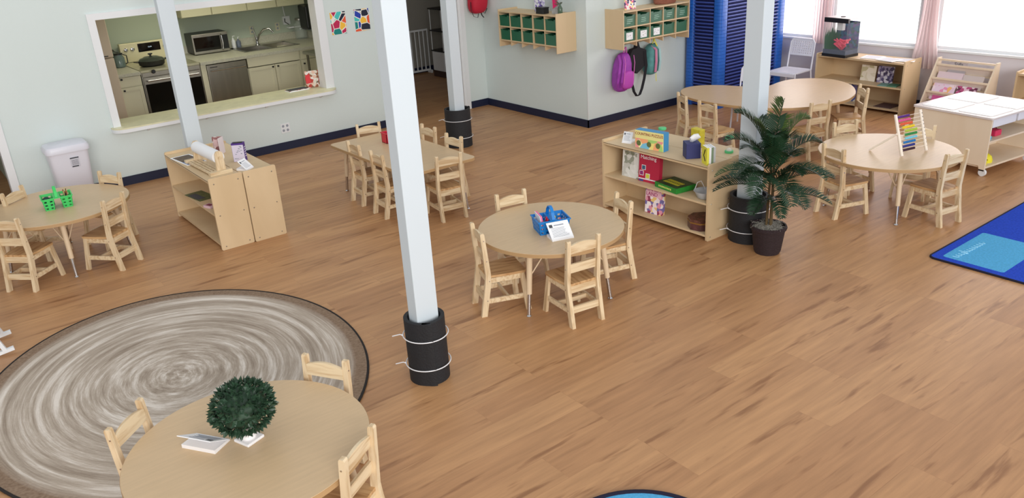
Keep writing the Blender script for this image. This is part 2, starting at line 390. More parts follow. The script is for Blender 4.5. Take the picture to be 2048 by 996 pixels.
# navy vinyl base
def base(name, segs): 
    m = MB()
    for s_ in segs: m.box(*s_, 0, .095)
    return struct(m.obj(name, M_NAVY))
base('baseboard_back', [(.76, 5.14, YB-.012, YB), (6.34, 6.65, YB-.012, YB)])
base('baseboard_nook', [(6.638, 6.65, 7.208, YB-.012)])
base('baseboard_middle', [(6.638, XW-.012, 7.208, 7.22)])
base('baseboard_right', [(XW-.012, XW, -.5, 7.208)])
# trims: left door casing, pass-through casing, hall opening casing
t = MB(); t.box(.70, .765, YB-.02, YB, 0, 2.1); t.box(.69, .70, YB-.02, YB+.14, 0, 2.1); t.box(.12, .70, YB-.02, YB, 2.05, 2.12); t.box(.12, .18, YB-.02, YB, 0, 2.05); struct(t.obj('trim_1', M_WHITE))
t = MB(); t.box(1.755, 1.83, YB-.022, YB+.16, .64, 1.80); t.box(4.22, 4.33, YB-.022, YB+.16, .64, 1.80); t.box(1.83, 4.22, YB-.022, YB+.16, 1.735, 1.80); struct(t.obj('trim_2', M_WHITE))
t = MB(); t.box(6.25, 6.345, YB-.02, YB, 0, 2.2); t.box(6.235, 6.25, YB-.02, YB+.16, 0, 2.15); t.box(6.27, 6.285, YB-.028, YB-.02, 0, 2.15)
t.box(5.13, 5.22, YB-.02, YB, 0, 2.2); t.box(5.22, 5.235, YB-.02, YB+.16, 0, 2.15); t.box(5.13, 6.345, YB-.02, YB, 2.15, 2.22); struct(t.obj('trim_3', M_WHITE))
struct(MB().box(6.646, 6.652, 7.214, 7.222, .095, .5).obj('trim_4', M_WHITE))
# kitchen shell
YK = 12.06
struct(MB().box(.9, 5.3, YK, YK+.12, 0, 2.6).obj('wall_kitchen_back', M_KWALL))
struct(MB().box(5.26, 5.38, YB+.14, YK, 0, 2.6).obj('wall_kitchen_right', M_KWALL))
struct(MB().box(.78, .9, YB+.14, YK+.12, 0, 2.6).obj('wall_kitchen_left', M_KWALL))
struct(MB().box(-1.8, 8.4, YB+.14, 12.7, 2.6, 2.7).obj('ceiling', M_CEIL))
# hallway shell
struct(MB().box(5.38, 8.3, 12.35, 12.47, 0, 2.6).obj('wall_hall_back', M_HWALL))
struct(MB().box(8.18, 8.3, 7.36, 12.35, 0, 2.6).obj('wall_hall_right', M_HWALL))
base('baseboard_hall', [(5.38, 8.18, 12.335, 12.35)])
# left room behind the door
struct(MB().box(-1.8, .78, 12.1, 12.2, 0, 2.6).obj('wall_left_room_back', M_HWALL))
struct(MB().box(-1.8, -1.7, YB+.14, 12.1, 0, 2.6).obj('wall_left_room', M_HWALL))

# ================================================================ columns with foam wraps
def column(cx, cy_, sx_, sy__, label, foam_r, foam_h, flabel, seam, rz=0, z0=0):
    c = MB().box(cx-sx_/2, cx+sx_/2, cy_-sy__/2, cy_+sy__/2, z0, H, bev=.004).obj('column', M_COL); tag(c, label, 'column', 'white square columns')
    if foam_r is None: return c
    f = thing('foam_wrap', flabel, 'foam pad', (cx, cy_, 0), seam, 'black foam pads round the columns')
    # rolled sheet with an overlapping end
    outer = []; inner = []; n = 48; th = .022
    for i in range(n+1):
        a = 2*PI*i/n*1.07-PI*.035; rr = foam_r*(1-.0)+(.016 if i > n*.93 else 0)*((i-n*.93)/(n*.07))
        outer.append((rr*math.cos(a), rr*math.sin(a))); inner.append(((rr-th)*math.cos(a), (rr-th)*math.sin(a)))
    mb = MB(); v = []; fs = []
    for (z) in (0, foam_h):
        for p in outer: v.append((*p, z))
        for p in inner: v.append((*p, z))
    k = n+1
    for i in range(n):
        fs += [(i, i+1, 2*k+i+1, 2*k+i), (k+i+1, k+i, 3*k+i, 3*k+i+1), (2*k+i, 2*k+i+1, 3*k+i+1, 3*k+i), (i+1, i, k+i, k+i+1)]
    fs += [(0, 2*k, 3*k, k), (n, k+n, 3*k+n, 2*k+n)]
    mb._add(v, fs); mb.obj('foam_sheet', M_FOAM, f, smooth=True)
    for z, tail in ((foam_h*.26, 1), (foam_h*.72, 1)):
        m = MB(); pts = [((foam_r+.013)*math.cos(2*PI*i/40), (foam_r+.013)*math.sin(2*PI*i/40), z) for i in range(41)]
        m.tube(pts, .0035, 6)
        a = PI-seam-.5
        m.tube([((foam_r+.012)*math.cos(a), (foam_r+.012)*math.sin(a), z), ((foam_r+.03)*math.cos(a), (foam_r+.03)*math.sin(a), z+.008), ((foam_r+.075)*math.cos(a-.1), (foam_r+.075)*math.sin(a-.1), z-.008)], .003, 6)
        m.ball(((foam_r+.016)*math.cos(a), (foam_r+.016)*math.sin(a), z+.002), .006, 8)
        m.obj('zip_tie', M_TIE, f, smooth=True)
    return c
column(2.052, 3.65, .142, .095, 'tall white square column standing nearest in the middle of the room', .118, .40, 'black foam pad with two zip ties round the nearest column', R(-122))
column(5.125, 7.80, .135, .12, 'white square column in front of the dark hallway opening', .15, .44, 'black foam pad round the column by the hallway', R(-20))
column(5.055, 3.66, .12, .15, 'white square column behind the potted palm', .148, .37, 'dark foam pad round the column behind the palm', R(-125))
column(2.17, 7.95, .15, .09, 'white square column in front of the kitchen opening', None, 0, '', 0)

# ================================================================ wooden chairs
def make_chair():
    t = thing('wooden_chair', '', 'chair')
    t['group'] = 'small pine chairs around the tables'
    sl = MB().prism([(-.108, -.128), (.108, -.128), (.126, .02), (.126, .13), (.112, .142), (-.112, .142), (-.126, .13), (-.126, .02)], .272, .289)
    sl.obj('seat', M_PINEY, t)
    prof = [(-.190, 0), (-.150, 0), (-.108, .24), (-.106, .30), (-.132, .588), (-.137, .597), (-.155, .597), (-.160, .588), (-.142, .30), (-.148, .24)]
    for sx_ in (-1, 1):
        x0, x1 = (.100, .126) if sx_ > 0 else (-.126, -.100)
        m = MB().prism(prof, x0, x1, YZ)
        o = m.obj('leg', M_PINE, t)
        for z, y in ((.545, -.128), (.40, -.118), (.255, -.108), (.115, -.13)):
            MB().lathe([(.004, 0), (.004, .003)], 8, Matrix.Translation((sx_*.126, y-.012, z)) @ Matrix.Rotation(sx_*PI/2, 4, 'Y')).obj('bolt', M_CHROME, o)
        f = MB(); m = frame((sx_*.113, .110, .27), (1, 0, 0), (0, 1, 0))
        a = Vector((sx_*.110, .112, .272)); e = Vector((sx_*.130, .142, 0))
        vs = []
        for p, hw in ((a, .017), (e, .019)):
            for dx, dy in ((-.010, -hw), (.010, -hw), (.010, hw), (-.010, hw)): vs.append((p.x+dx, p.y+dy, p.z))
        f._add(vs, [(0, 1, 2, 3), (7, 6, 5, 4), (0, 4, 5, 1), (1, 5, 6, 2), (2, 6, 7, 3), (3, 7, 4, 0)])
        f.obj('leg', M_PINE, t)
    def slat(z0, z1, y, th, arch, name, lean=0.0, half=.101):
        n = 10; top = [(half-2*half*i/n, z1+arch*math.sin(PI*i/n)) for i in range(n+1)]
        poly = [(-half, z0), (half, z0)]+top
        poly = [(-half, z0)]+[(half, z0)]+top
        m = MB().prism(poly[:], 0, th, Matrix.Translation((0, y, 0)) @ XZ)
        for v in m.bm.verts: v.co.y -= (v.co.z-z0)*lean
        m.obj(name, M_PINEX, t)
    slat(.498, .553, -.122, .014, .019, 'top_rail', .095)
    slat(.362, .425, -.110, .014, 0, 'back_slat', .095)
    slat(.222, .272, -.110, .016, 0, 'seat_rail')
    slat(.092, .138, -.140, .016, 0, 'stretcher')
    for sx_ in (-1, 1):
        MB().bar((sx_*.108, -.112, .251), (sx_*.110, .112, .251), .014, .036).obj('seat_rail', M_PINEX, t)
        MB().bar((sx_*.108, -.150, .105), (sx_*.121, .132, .105), .014, .034).obj('stretcher', M_PINEX, t)
    MB().box(-.112, .112, .0, .016, .090, .122).obj('stretcher', M_PINEX, t)
    return t
CH0 = make_chair(); used = [False]
def chair(mx, my, wang, tx, ty, label, shift=0):
    # mx,my = middle of the two post tops, wang = direction of the back in degrees, tx,ty = the table it faces
    d = Vector((math.cos(R(wang)), math.sin(R(wang)))); n = Vector((-d.y, d.x))
    if n.dot(Vector((tx-mx, ty-my))) < 0: n = -n
    o = Vector((mx, my))+n*(.146+shift)
    rz = math.atan2(n.y, n.x)-PI/2
    if not used[0]:
        used[0] = True; CH0.location = (o.x, o.y, 0); CH0.rotation_euler = (0, 0, rz); CH0['label'] = label; return CH0
    return dup(CH0, (o.x, o.y, 0), rz, label)
C = (3.33, 4.02)
chair(3.166, 3.508, -9, *C, 'pine chair nearest the camera at the table with the blue caddy, back to camera')
chair(2.792, 4.136, -109, *C, 'pine chair on the left side of the table with the blue caddy')
chair(3.404, 4.562, -11, *C, 'pine chair on the far side of the table with the blue caddy')
chair(3.891, 3.873, -109, *C, 'pine chair on the right side of the table with the blue caddy')
C = (6.42, 3.31)
chair(6.373, 2.731, -11, *C, 'pine chair at the near right of the abacus table, beside the blue rug')
chair(5.925, 3.501, -107, *C, 'pine chair on the left side of the abacus table, next to the palm')
chair(6.701, 3.871, -22, *C, 'pine chair on the far side of the abacus table, with pale top rail')
chair(6.985, 3.33, -72, *C, 'pine chair on the right side of the abacus table, mostly hidden behind the abacus')
C = (7.75, 5.3)
chair(7.247, 4.469, -17, 7.4, 5.4, 'pine chair at the near right side of the kidney-shaped table, back to camera')
chair(8.12, 4.52, -130, 7.7, 5.1, 'pine chair at the right end of the kidney-shaped table, seen side-on')
chair(6.549, 5.318, -96, *C, 'pine chair at the front left of the kidney-shaped table, pushed right in')
chair(6.692, 5.778, -118, *C, 'pine chair at the far left end of the kidney-shaped table')
C = (3.63, 6.57)
chair(3.658, 5.769, -9, *C, 'pine chair at the near end of the rectangular table, back to camera')
chair(3.255, 6.325, -92, *C, 'pine chair on the left side of the rectangular table, the nearer of two')
chair(3.278, 6.81, -92, *C, 'pine chair on the left side of the rectangular table, the farther of two')
chair(3.758, 7.40, -18, *C, 'pine chair at the far end of the rectangular table, by the kitchen wall')
chair(4.117, 6.811, -88, *C, 'pine chair on the right side of the rectangular table, the farther of two')
chair(4.075, 6.299, -86, *C, 'pine chair on the right side of the rectangular table, the nearer of two')
C = (.835, 7.36)
chair(1.159, 6.855, 38, *C, 'pine chair at the near right of the table with the green caddy, back to camera')
chair(.40, 6.93, -45, *C, 'pine chair at the near left of the green caddy table, cut by the left edge')
chair(.57, 7.755, 43, *C, 'pine chair at the far left of the green caddy table, before the doorway')
chair(1.32, 7.659, -59, *C, 'pine chair at the far right of the table with the green caddy, beside the bin')
C = (.78, 3.0)
chair(.409, 3.438, 43, *C, 'pine chair left of the foreground table, standing on the round rug')
chair(1.28, 3.271, -59, *C, 'pine chair on the far side of the foreground table, at the rug edge')
chair(1.076, 2.557, 32, *C, 'pine chair at the near right of the foreground table, cut by the bottom edge')

# ================================================================ tables
TZ = .49
def table_leg(t, x, y, out, top_in=.06):
    # splayed beige leg with chrome foot, two thin braces ; out = unit direction outwards
    ox, oy = out
    a = Vector((x-ox*top_in, y-oy*top_in, TZ-.026)); f = Vector((x, y, 0)); mid = f.lerp(a, .34)
    lg = MB().tube([mid, a], .0185, 14, 1.15).obj('leg', M_LEG, t, smooth=True)
    c = MB().tube([f+Vector((0, 0, .012)), mid+(a-mid)*.03], .0130, 12)
    c.lathe([(.016, 0), (.018, .005), (.012, .014)], 14, Matrix.Translation(f)); c.obj('chrome_foot', M_CHROME, lg, smooth=True)
    b = MB(); h = f.lerp(a, .58); px, py = -oy, ox
    for s_ in (-1, 1):
        b.tube([h, Vector((a.x-ox*.10+s_*px*.10, a.y-oy*.10+s_*py*.10, TZ-.026))], .0045, 8)
    b.obj('brace', M_LEG, lg, smooth=True)
def top(t, poly):
    n = len(poly); cx = sum(p[0] for p in poly)/n; cy_ = sum(p[1] for p in poly)/n
    e = MB().prism(poly, TZ-.026, TZ-.003); e.obj('edge_band', M_LAME, t, smooth=True)
    def sc(k): return [(cx+(x-cx)*(1-k), cy_+(y-cy_)*(1-k)) for x, y in poly]
    m = MB(); m.prism(sc(.004), TZ-.003, TZ); m.obj('tabletop', M_LAM, t, smooth=True)
def round_table(cx, cy_, r, a0, label):
    t = thing('round_table', label, 'table', (cx, cy_, 0)); t['group'] = 'round maple activity tables'
    top(t, arc(0, 0, r, 0, 2*PI*(1-1/72), 71))
    for k in range(4):
        a = R(a0+90*k); table_leg(t, .43*math.cos(a)*r/.51, .43*math.sin(a)*r/.51, (math.cos(a), math.sin(a)))
    return t
round_table(3.33, 4.02, .505, -63, 'round maple table holding the blue caddy, in the middle of the room')
round_table(6.42, 3.305, .548, -137, 'round maple table holding the abacus, right of the palm')
round_table(.832, 7.36, .546, -98, 'round maple table holding the green caddy, at the left edge')
round_table(.782, 3.0, .507, -20, 'round maple table in the foreground with the boxwood plant')
t = thing('rectangular_table', 'rectangular maple table behind the nearest column', 'table', (3.63, 6.57, 0))
top(t, rrect(-.365, .365, -.755, .755, .06))
for x, y in ((.27, -.68), (-.27, -.68), (-.27, .68), (.27, .68)):
    l = math.hypot(x, y); table_leg(t, x, y, (math.copysign(.4, x), math.copysign(.9, y)))
def catmull(P, n=6):
    out = []; m = len(P)
    for i in range(m):
        p0, p1, p2, p3 = [Vector(P[(i+k-1) % m]) for k in range(4)]
        for j in range(n):
            s_ = j/n; out.append(tuple(.5*((2*p1)+(-p0+p2)*s_+(2*p0-5*p1+4*p2-p3)*s_*s_+(-p0+3*p1-3*p2+p3)*s_**3)))
    return out
kp = [(7.184, 6.227), (7.37, 6.30), (7.56, 6.24), (7.70, 6.07), (7.77, 5.88), (7.84, 5.68), (8.0, 5.61), (8.25, 5.64), (8.46, 5.61), (8.64, 5.45), (8.70, 5.22), (8.56, 4.93), (8.28, 4.70), (8.0, 4.58), (7.74, 4.56), (7.40, 4.66), (7.15, 4.85), (7.0, 5.15), (6.94, 5.45), (6.94, 5.75), (7.02, 6.03)]
kc = (7.66, 5.3)
t = thing('kidney_table', 'large kidney-shaped maple table behind the palm column', 'table', (kc[0], kc[1], 0))
top(t, catmull([(x-kc[0], y-kc[1]) for x, y in kp[::-1]]))
for x, y in ((-.42, .62), (.72, -.38), (-.46, -.25), (.12, -.55)):
    l = math.hypot(x, y); table_leg(t, x, y, (x/l, y/l))

# ================================================================ shelf units
def shelf_unit(name, label, x0, x1, y0, y1, h, mids, openside, group='low maple storage shelves', lip=.022, card=None):
    """long side along y ; openside -1 faces -x, +1 faces +x"""
    t = thing(name, label, 'shelf', ((x0+x1)/2, (y0+y1)/2, 0), 0, group)
    hx = (x1-x0)/2; hy = (y1-y0)/2; th = .018
    for s_ in (-1, 1):
        a, b = (-hy, -hy+th) if s_ < 0 else (hy-th, hy)
        p = MB().prism(rrect(-hx, hx, 0, h+lip, .012, 3), a, b, Matrix(((1, 0, 0, 0), (0, 0, 1, 0), (0, 1, 0, 0), (0, 0, 0, 1))))
        o = p.obj('side_panel', M_SHELF, t)
        sc = MB()
        for zx in (-hx*.72, hx*.72):
            for z in (.03, h*.5, h-.03):
                sc.lathe([(.006, 0), (.004, .002)], 10, Matrix.Translation((zx, s_*hy, z)) @ Matrix.Rotation(-s_*PI/2, 4, 'X'))
        sc.obj('screw', M_STEEL, o)
    MB().box(-hx, hx, -hy+th, hy-th, h-.02, h, bev=.002).obj('top_panel', M_SHELF, t)
    bx = (hx-.008, hx-.002) if openside < 0 else (-hx+.002, -hx+.008)
    MB().box(*bx, -hy+th, hy-th, .03, h-.02).obj('back_panel', M_SHELF, t)
    ix = (-hx+.004, hx-.008) if openside < 0 else (-hx+.008, hx-.004)
    for z in [.035]+mids:
        MB().box(*ix, -hy+th, hy-th, z, z+.016).obj('shelf_board', M_SHELF, t)
    ex = (-hx-.0012, -hx+.001) if openside < 0 else (hx-.001, hx+.0012)
    MB().box(*ex, -hy+th, hy-th, h-.004, h-.0005).obj('edge_line', M_SHELFD, t)
    return t
shelf_unit('storage_shelf', 'left of two back-to-back maple shelves, open side to the left, holding the paper roll', 1.84, 2.124, 6.575, 7.79, .61, [.30], -1)
shelf_unit('storage_shelf', 'right of two back-to-back maple shelves near the kitchen column, holding the puzzle box', 2.130, 2.414, 6.565, 7.78, .61, [.30], 1)
shelf_unit('storage_shelf', 'maple shelf facing the camera with games, beside the palm', 4.77, 5.055, 3.83, 5.01, .61, [.30], -1)
shelf_unit('storage_shelf', 'maple shelf behind the games shelf, back to back with it', 5.060, 5.345, 3.85, 5.03, .61, [.30], 1)
shelf_unit('storage_shelf', 'maple shelf under the windows carrying the fish tank', 9.40, 9.78, 4.76, 5.92, .61, [.30], -1)
shelf_unit('storage_shelf', 'wooden shelf under the window at the far right edge', 9.5, 9.85, 2.9, 3.60, .61, [.30], -1)

# ================================================================ sign holders (acrylic wedge with card)
def sign(cx, cy_, z, rz, label, w=.15, h=.115, tilt=40):
    t = thing('sign_holder', label, 'sign', (cx, cy_, z), rz, 'small white sign holders')
    # faces -y ; card leans back
    MB().prism([(-.035, 0), (.065, 0), (.065, .018), (-.030, .010)], -w/2, w/2, YZ).obj('base_block', M_CERAM, t)
    c = math.cos(R(tilt)); s_ = math.sin(R(tilt))
    m = frame((0, -.028, .010), (1, 0, 0), (0, s_, c))
    k = MB().box(-w/2, w/2, 0, h, -.003, 0, m).obj('card', M_PAPER, t)
    l = MB()
    l.box(-w*.42, -w*.27, h*.68, h*.86, .0004, .0008, m)
    l.obj('logo', M_LINE, k)
    g = MB(); rnd = random.Random(4)
    g.box(-w*.2, w*.25, h*.76, h*.82, .0004, .0008, m)
    for i in range(8): g.box(-w*.38, w*(.2+.18*rnd.random()), h*(.62-.07*i), h*(.62-.07*i)+h*.018, .0004, .0008, m)
    g.obj('printed_lines', M_GREYP, k)
    return t
sign(3.235, 3.80, TZ, R(-18), 'white card sign standing beside the blue caddy', .155, .13, 50)
o = sign(.655, 3.135, TZ, R(123), 'white sign holder seen from behind, left of the boxwood plant', .17, .12, 60)
sign(2.215, 6.70, .61, R(38), 'white card sign on the shelf in front of the puzzle box', .11, .10, 45)
sign(4.90, 4.82, .61, R(-75), 'small white sign standing left of the counting puzzle box', .09, .09, 25)

# ================================================================ caddies
def caddy(cx, cy_, z, rz, m, label):
    t = thing('plastic_caddy', label, 'caddy', (cx, cy_, z), rz, 'plastic supply caddies')
    L = .22; Wd = .17; hh = .095
    # two bins separated by a gap, each a tapered open basket with square holes
    for sx_ in (-1, 1):
        x0 = .022 if sx_ > 0 else -L/2; x1 = L/2 if sx_ > 0 else -.022
        b = MB(); tp = .010; th = .003
        corners_b = [(x0+tp, -Wd/2+tp), (x1-tp, -Wd/2+tp), (x1-tp, Wd/2-tp), (x0+tp, Wd/2-tp)]
        corners_t = [(x0, -Wd/2), (x1, -Wd/2), (x1, Wd/2), (x0, Wd/2)]
        b.box(x0+tp, x1-tp, -Wd/2+tp, Wd/2-tp, 0, .003)
        for i in range(4):
            A = Vector((*corners_b[i], .0)); B = Vector((*corners_b[(i+1) % 4], .0)); D = Vector((*corners_t[i], hh)); E = Vector((*corners_t[(i+1) % 4], hh))
            ln = (B-A).length; nc = max(2, round(ln/.030)); nr = 3
            inn = (Vector((0, 0, 0)) + Vector(((x0+x1)/2, 0, 0))-(A+B)/2); inn.z = 0; inn.normalize(); inn *= th
            # grid lines: cells with holes
            us = [0]; 
            for c in range(nc): us += [(c+.28)/nc, (c+.72)/nc]
            us.append(1); vs_ = [0]
            for r_ in range(nr): vs_ += [(r_+.25)/nr*.88+.03, (r_+.7)/nr*.88+.03]
            vs_.append(1)
            def P(u, v): return A.lerp(B, u).lerp(D.lerp(E, u), v)
            for a in range(len(us)-1):
                for c in range(len(vs_)-1):
                    if a % 2 == 1 and c % 2 == 1: continue
                    q = [P(us[a], vs_[c]), P(us[a+1], vs_[c]), P(us[a+1], vs_[c+1]), P(us[a], vs_[c+1])]
                    b._add([*q, *[p+inn for p in q]], [(0, 1, 2, 3), (7, 6, 5, 4), (0, 4, 5, 1), (1, 5, 6, 2), (2, 6, 7, 3), (3, 7, 4, 0)])
        b.obj('bin', m, t)
    r_ = MB()
    for (a, b2, c, d) in ((-L/2-.006, L/2+.006, -Wd/2-.006, -Wd/2+.002), (-L/2-.006, L/2+.006, Wd/2-.002, Wd/2+.006), (-L/2-.006, -L/2+.002, -Wd/2, Wd/2), (L/2-.002, L/2+.006, -Wd/2, Wd/2), (-.024, .024, -Wd/2, Wd/2)):
        r_.box(a, b2, c, d, hh-.004, hh+.003)
    r_.obj('rim', m, t)
    h = MB(); pts = [(0, -Wd*.42, hh), (0, -Wd*.30, hh+.045), (0, -Wd*.14, hh+.07), (0, 0, hh+.076), (0, Wd*.14, hh+.07), (0, Wd*.30, hh+.045), (0, Wd*.42, hh)]
    h.ribbon(pts, .022, .006, (1, 0, 0)); h.obj('handle', m, t)
    return t
def pencils(cx, cy_, z, n, cols, seed, label, cat='pencils', L=.12):
    rnd = random.Random(seed)
    for i in range(n):
        m = MB(); a = rnd.uniform(0, 6.28); s_ = rnd.uniform(.1, .3)
        x = cx+rnd.uniform(-.014, .014); y = cy_+rnd.uniform(-.04, .04); ll = L*rnd.uniform(.8, 1.1)
        m.tube([(x, y, z+.005), (x+math.cos(a)*s_*.05, y+math.sin(a)*s_*.12, z+ll)], .0045, 6)
        o = m.obj('pencil', cols[i % len(cols)]); tag(o, label, 'pencil', label)
M_BEI = mat('wood_pencil', (205, 180, 130), .6); M_BRN = mat('brown_crayon', (150, 80, 50), .6); M_DKT = mat('dark_teal_fabric', (22, 56, 54), .8); M_PKP = mat('pink_paper', (235, 120, 160), .6); M_DRD = mat('red_plastic', (200, 40, 60), .4)
a1 = R(-5); caddy(.828, 7.30, TZ, a1, M_LGRN, 'bright green plastic caddy on the left round table')
pencils(.895, 7.30, TZ+.004, 9, [M_BRN, M_BEI, M_BEI, M_BLKF], 3, 'pencils standing in the right bin of the green caddy')
o = MB(); o.prism([(-.035, -.05), (.035, -.06), (.02, .05), (-.03, .06)], .035, .06); o.ball((-.01, 0, .075), .028, 10, sc=(1, 1.6, .8)); tag(o.obj('folded_glove', M_DKT, None, (.765, 7.30, TZ)), 'dark teal cloth glove in the left bin of the green caddy', 'glove')
a2 = R(-22); caddy(3.285, 3.965, TZ, a2, M_BLU, 'blue plastic caddy on the middle round table')
c2, s2 = math.cos(a2), math.sin(a2)
lc = (3.285-.066*c2, 3.965-.066*s2); rc = (3.285+.066*c2, 3.965+.066*s2)
o = thing('note_pad', 'pink note pad standing in the left bin of the blue caddy', 'paper pad', (lc[0], lc[1], TZ+.004), a2)
MB().box(-.006, .006, -.06, .06, 0, .125, Matrix.Rotation(R(-8), 4, 'Y')).obj('cover', M_PKP, o); MB().box(-.010, -.007, -.06, .06, 0, .127, Matrix.Rotation(R(-8), 4, 'Y')).obj('back_sheet', M_PAPER, o)
o = MB(); o.tube([(0, -.04, .01), (.004, -.055, .10)], .006, 8); o.tube([(0.012, -.02, .01), (.016, -.03, .105)], .006, 8); tag(o.obj('marker_pair', M_DRD, None, (lc[0]+.008, lc[1], TZ)), 'red markers beside the pink pad in the blue caddy', 'marker')
rnd = random.Random(8)
for i, mm in enumerate([M_BLKF, M_BEI, M_BRN, M_PKP, M_LGRN, M_BLKF, M_YEL, M_BEI]):
    m = MB(); x = rc[0]+rnd.uniform(-.022, .022); y = rc[1]+rnd.uniform(-.05, .05); m.lathe([(.007, 0), (.007, .05), (.003, .062)], 8, Matrix.Translation((x, y, TZ+.02)) @ Matrix.Rotation(rnd.uniform(-.5, .5), 4, 'X'))
    tag(m.obj('marker', mm), 'assorted markers in the right bin of the blue caddy', 'marker', 'markers in the blue caddy')

# red caddy on the rectangular table
t = thing('red_bin', 'red plastic bin on the rectangular table, half hidden by the column', 'bin', (3.74, 6.92, TZ))
m = MB(); 
for a, b2, c, d in ((-.07, .07, -.05, -.045), (-.07, .07, .045, .05), (-.07, -.065, -.05, .05), (.065, .07, -.05, .05)): m.box(a, b2, c, d, 0, .10)
m.box(-.07, .07, -.05, .05, 0, .004); m.obj('tub', M_DRD, t); 
m = MB()
for a, b2, c, d in ((-.078, .078, -.058, -.050), (-.078, .078, .05, .058), (-.078, -.07, -.05, .05), (.07, .078, -.05, .05)): m.box(a, b2, c, d, .095, .102)
m.obj('rim', M_DRD, t)

# ================================================================ boxwood in white pot
t = thing('boxwood_plant', 'round dark green boxwood ball in a white pot on the foreground table', 'plant', (.795, 3.03, TZ), R(20))
MB().box(-.045, .045, -.045, .045, 0, .014, bev=.004).obj('saucer', M_CERAM, t)
MB().lathe([(.030, .014), (.034, .02), (.030, .03), (.046, .075), (.052, .085), (.046, .085), (.02, .07)], 28).obj('pot', M_CERAM, t, smooth=True)
m = MB(); rnd = random.Random(2); RB = .128
m.ball((0, 0, .163), RB*.78, 14, sc=(1.06, 1.0, .86))
for i in range(760):
    z = rnd.uniform(-.93, 1); a = rnd.uniform(0, 2*PI); rr = math.sqrt(1-z*z); n = Vector((rr*math.cos(a), rr*math.sin(a), z))
    d = (n+Vector((rnd.uniform(-.7, .7), rnd.uniform(-.7, .7), rnd.uniform(-.4, .7)))).normalized()
    p = Vector((n.x*RB*.84*1.06, n.y*RB*.84, n.z*RB*.84*.86+.163)); L = rnd.uniform(.028, .042); wd = L*.30
    sd = d.cross(n); 
    if sd.length < .05: sd = d.orthogonal()
    sd.normalize(); nn = sd.cross(d)
    m._add([p, p+d*L*.45+sd*wd, p+d*L, p+d*L*.45-sd*wd, p+d*L*.5-nn*wd*.35], [(0, 1, 4), (1, 2, 4), (2, 3, 4), (3, 0, 4)])
m.obj('foliage', M_BOX, t)

# ================================================================ potted palm
t = thing('potted_palm', 'potted palm with dark fronds in a dark wicker basket by the column', 'plant', (4.935, 3.385, 0))
MB().lathe([(.092, 0), (.100, .02), (.120, .17), (.126, .19), (.132, .192), (.136, .205), (.130, .22), (.120, .22), (.115, .19), (.02, .18)], 36).obj('basket', M_DKW, t, smooth=True)
m = MB(); rnd = random.Random(5)
m.lathe([(.119, .19), (.09, .212), (.04, .222), (.01, .225)], 24)
for i in range(260):
    a = rnd.uniform(0, 6.28); r_ = rnd.uniform(0, .125); p = Vector((r_*math.cos(a), r_*math.sin(a), .215)); d = Vector((rnd.uniform(-1, 1), rnd.uniform(-1, 1), rnd.uniform(-.1, .5)))*.022
    m.tube([p-d, p+Vector((0, 0, .01)), p+d], .0016, 3)
m.obj('moss', M_MOSS, t)
m = MB()
for dx, dy in ((-.02, .008), (.012, -.012), (.002, .02), (-.008, -.018)):
    m.tube([(dx, dy, .20), (dx*.9, dy*.9, .45), (dx*.5, dy*.5, .75)], .010, 8, .6)
m.obj('stem', M_TRUNK, t, smooth=True)
RD = Vector((.566, -.824, 0)); BD = Vector((.824, .566, 0))     # picture right, picture depth at the palm
# (start height, tip offset right, tip height, tip offset in depth, arch rise, length scale of leaflets, olive?)
fr = [(.72, .04, 1.16, .02, .06, .115, 1), (.72, -.28, 1.08, -.05, .10, .12, 0), (.66, -.34, .88, -.1, .14, .12, 0), (.70, .22, 1.02, .05, .12, .11, 1),
      (.55, -.40, .60, -.06, .16, .10, 1), (.52, -.42, .50, .08, .13, .10, 0), (.50, -.41, .47, -.02, .12, .11, 0), (.58, .36, .62, -.1, .16, .12, 0),
      (.52, .42, .60, 0, .12, .12, 0), (.44, .42, .40, .02, .12, .11, 0), (.62, .32, .84, .08, .14, .11, 0), (.60, -.12, .55, -.32, .16, .12, 0),
      (.56, .14, .50, -.34, .17, .13, 0), (.64, -.22, .72, .25, .16, .11, 0), (.60, .2, .70, .28, .16, .11, 0), (.46, .08, .36, -.22, .10, .09, 0),
      (.44, -.12, .36, -.18, .08, .09, 0), (.68, .0, .95, -.2, .12, .12, 0), (.66, -.12, 1.0, .1, .08, .11, 0), (.5, .24, .44, -.22, .12, .11, 0), (.62, -.26, .66, -.22, .18, .12, 0), (.7, .12, .92, -.12, .1, .12, 0),
      (.62, -.10, .84, -.18, .08, .13, 0), (.60, .14, .80, -.16, .08, .13, 0), (.56, -.20, .62, -.12, .10, .12, 0), (.56, .20, .64, -.08, .10, .12, 0), (.66, .02, 1.05, -.05, .05, .12, 0), (.52, .05, .62, -.24, .10, .12, 0), (.64, -.14, 1.0, -.02, .07, .12, 1)]
rnd = random.Random(11)
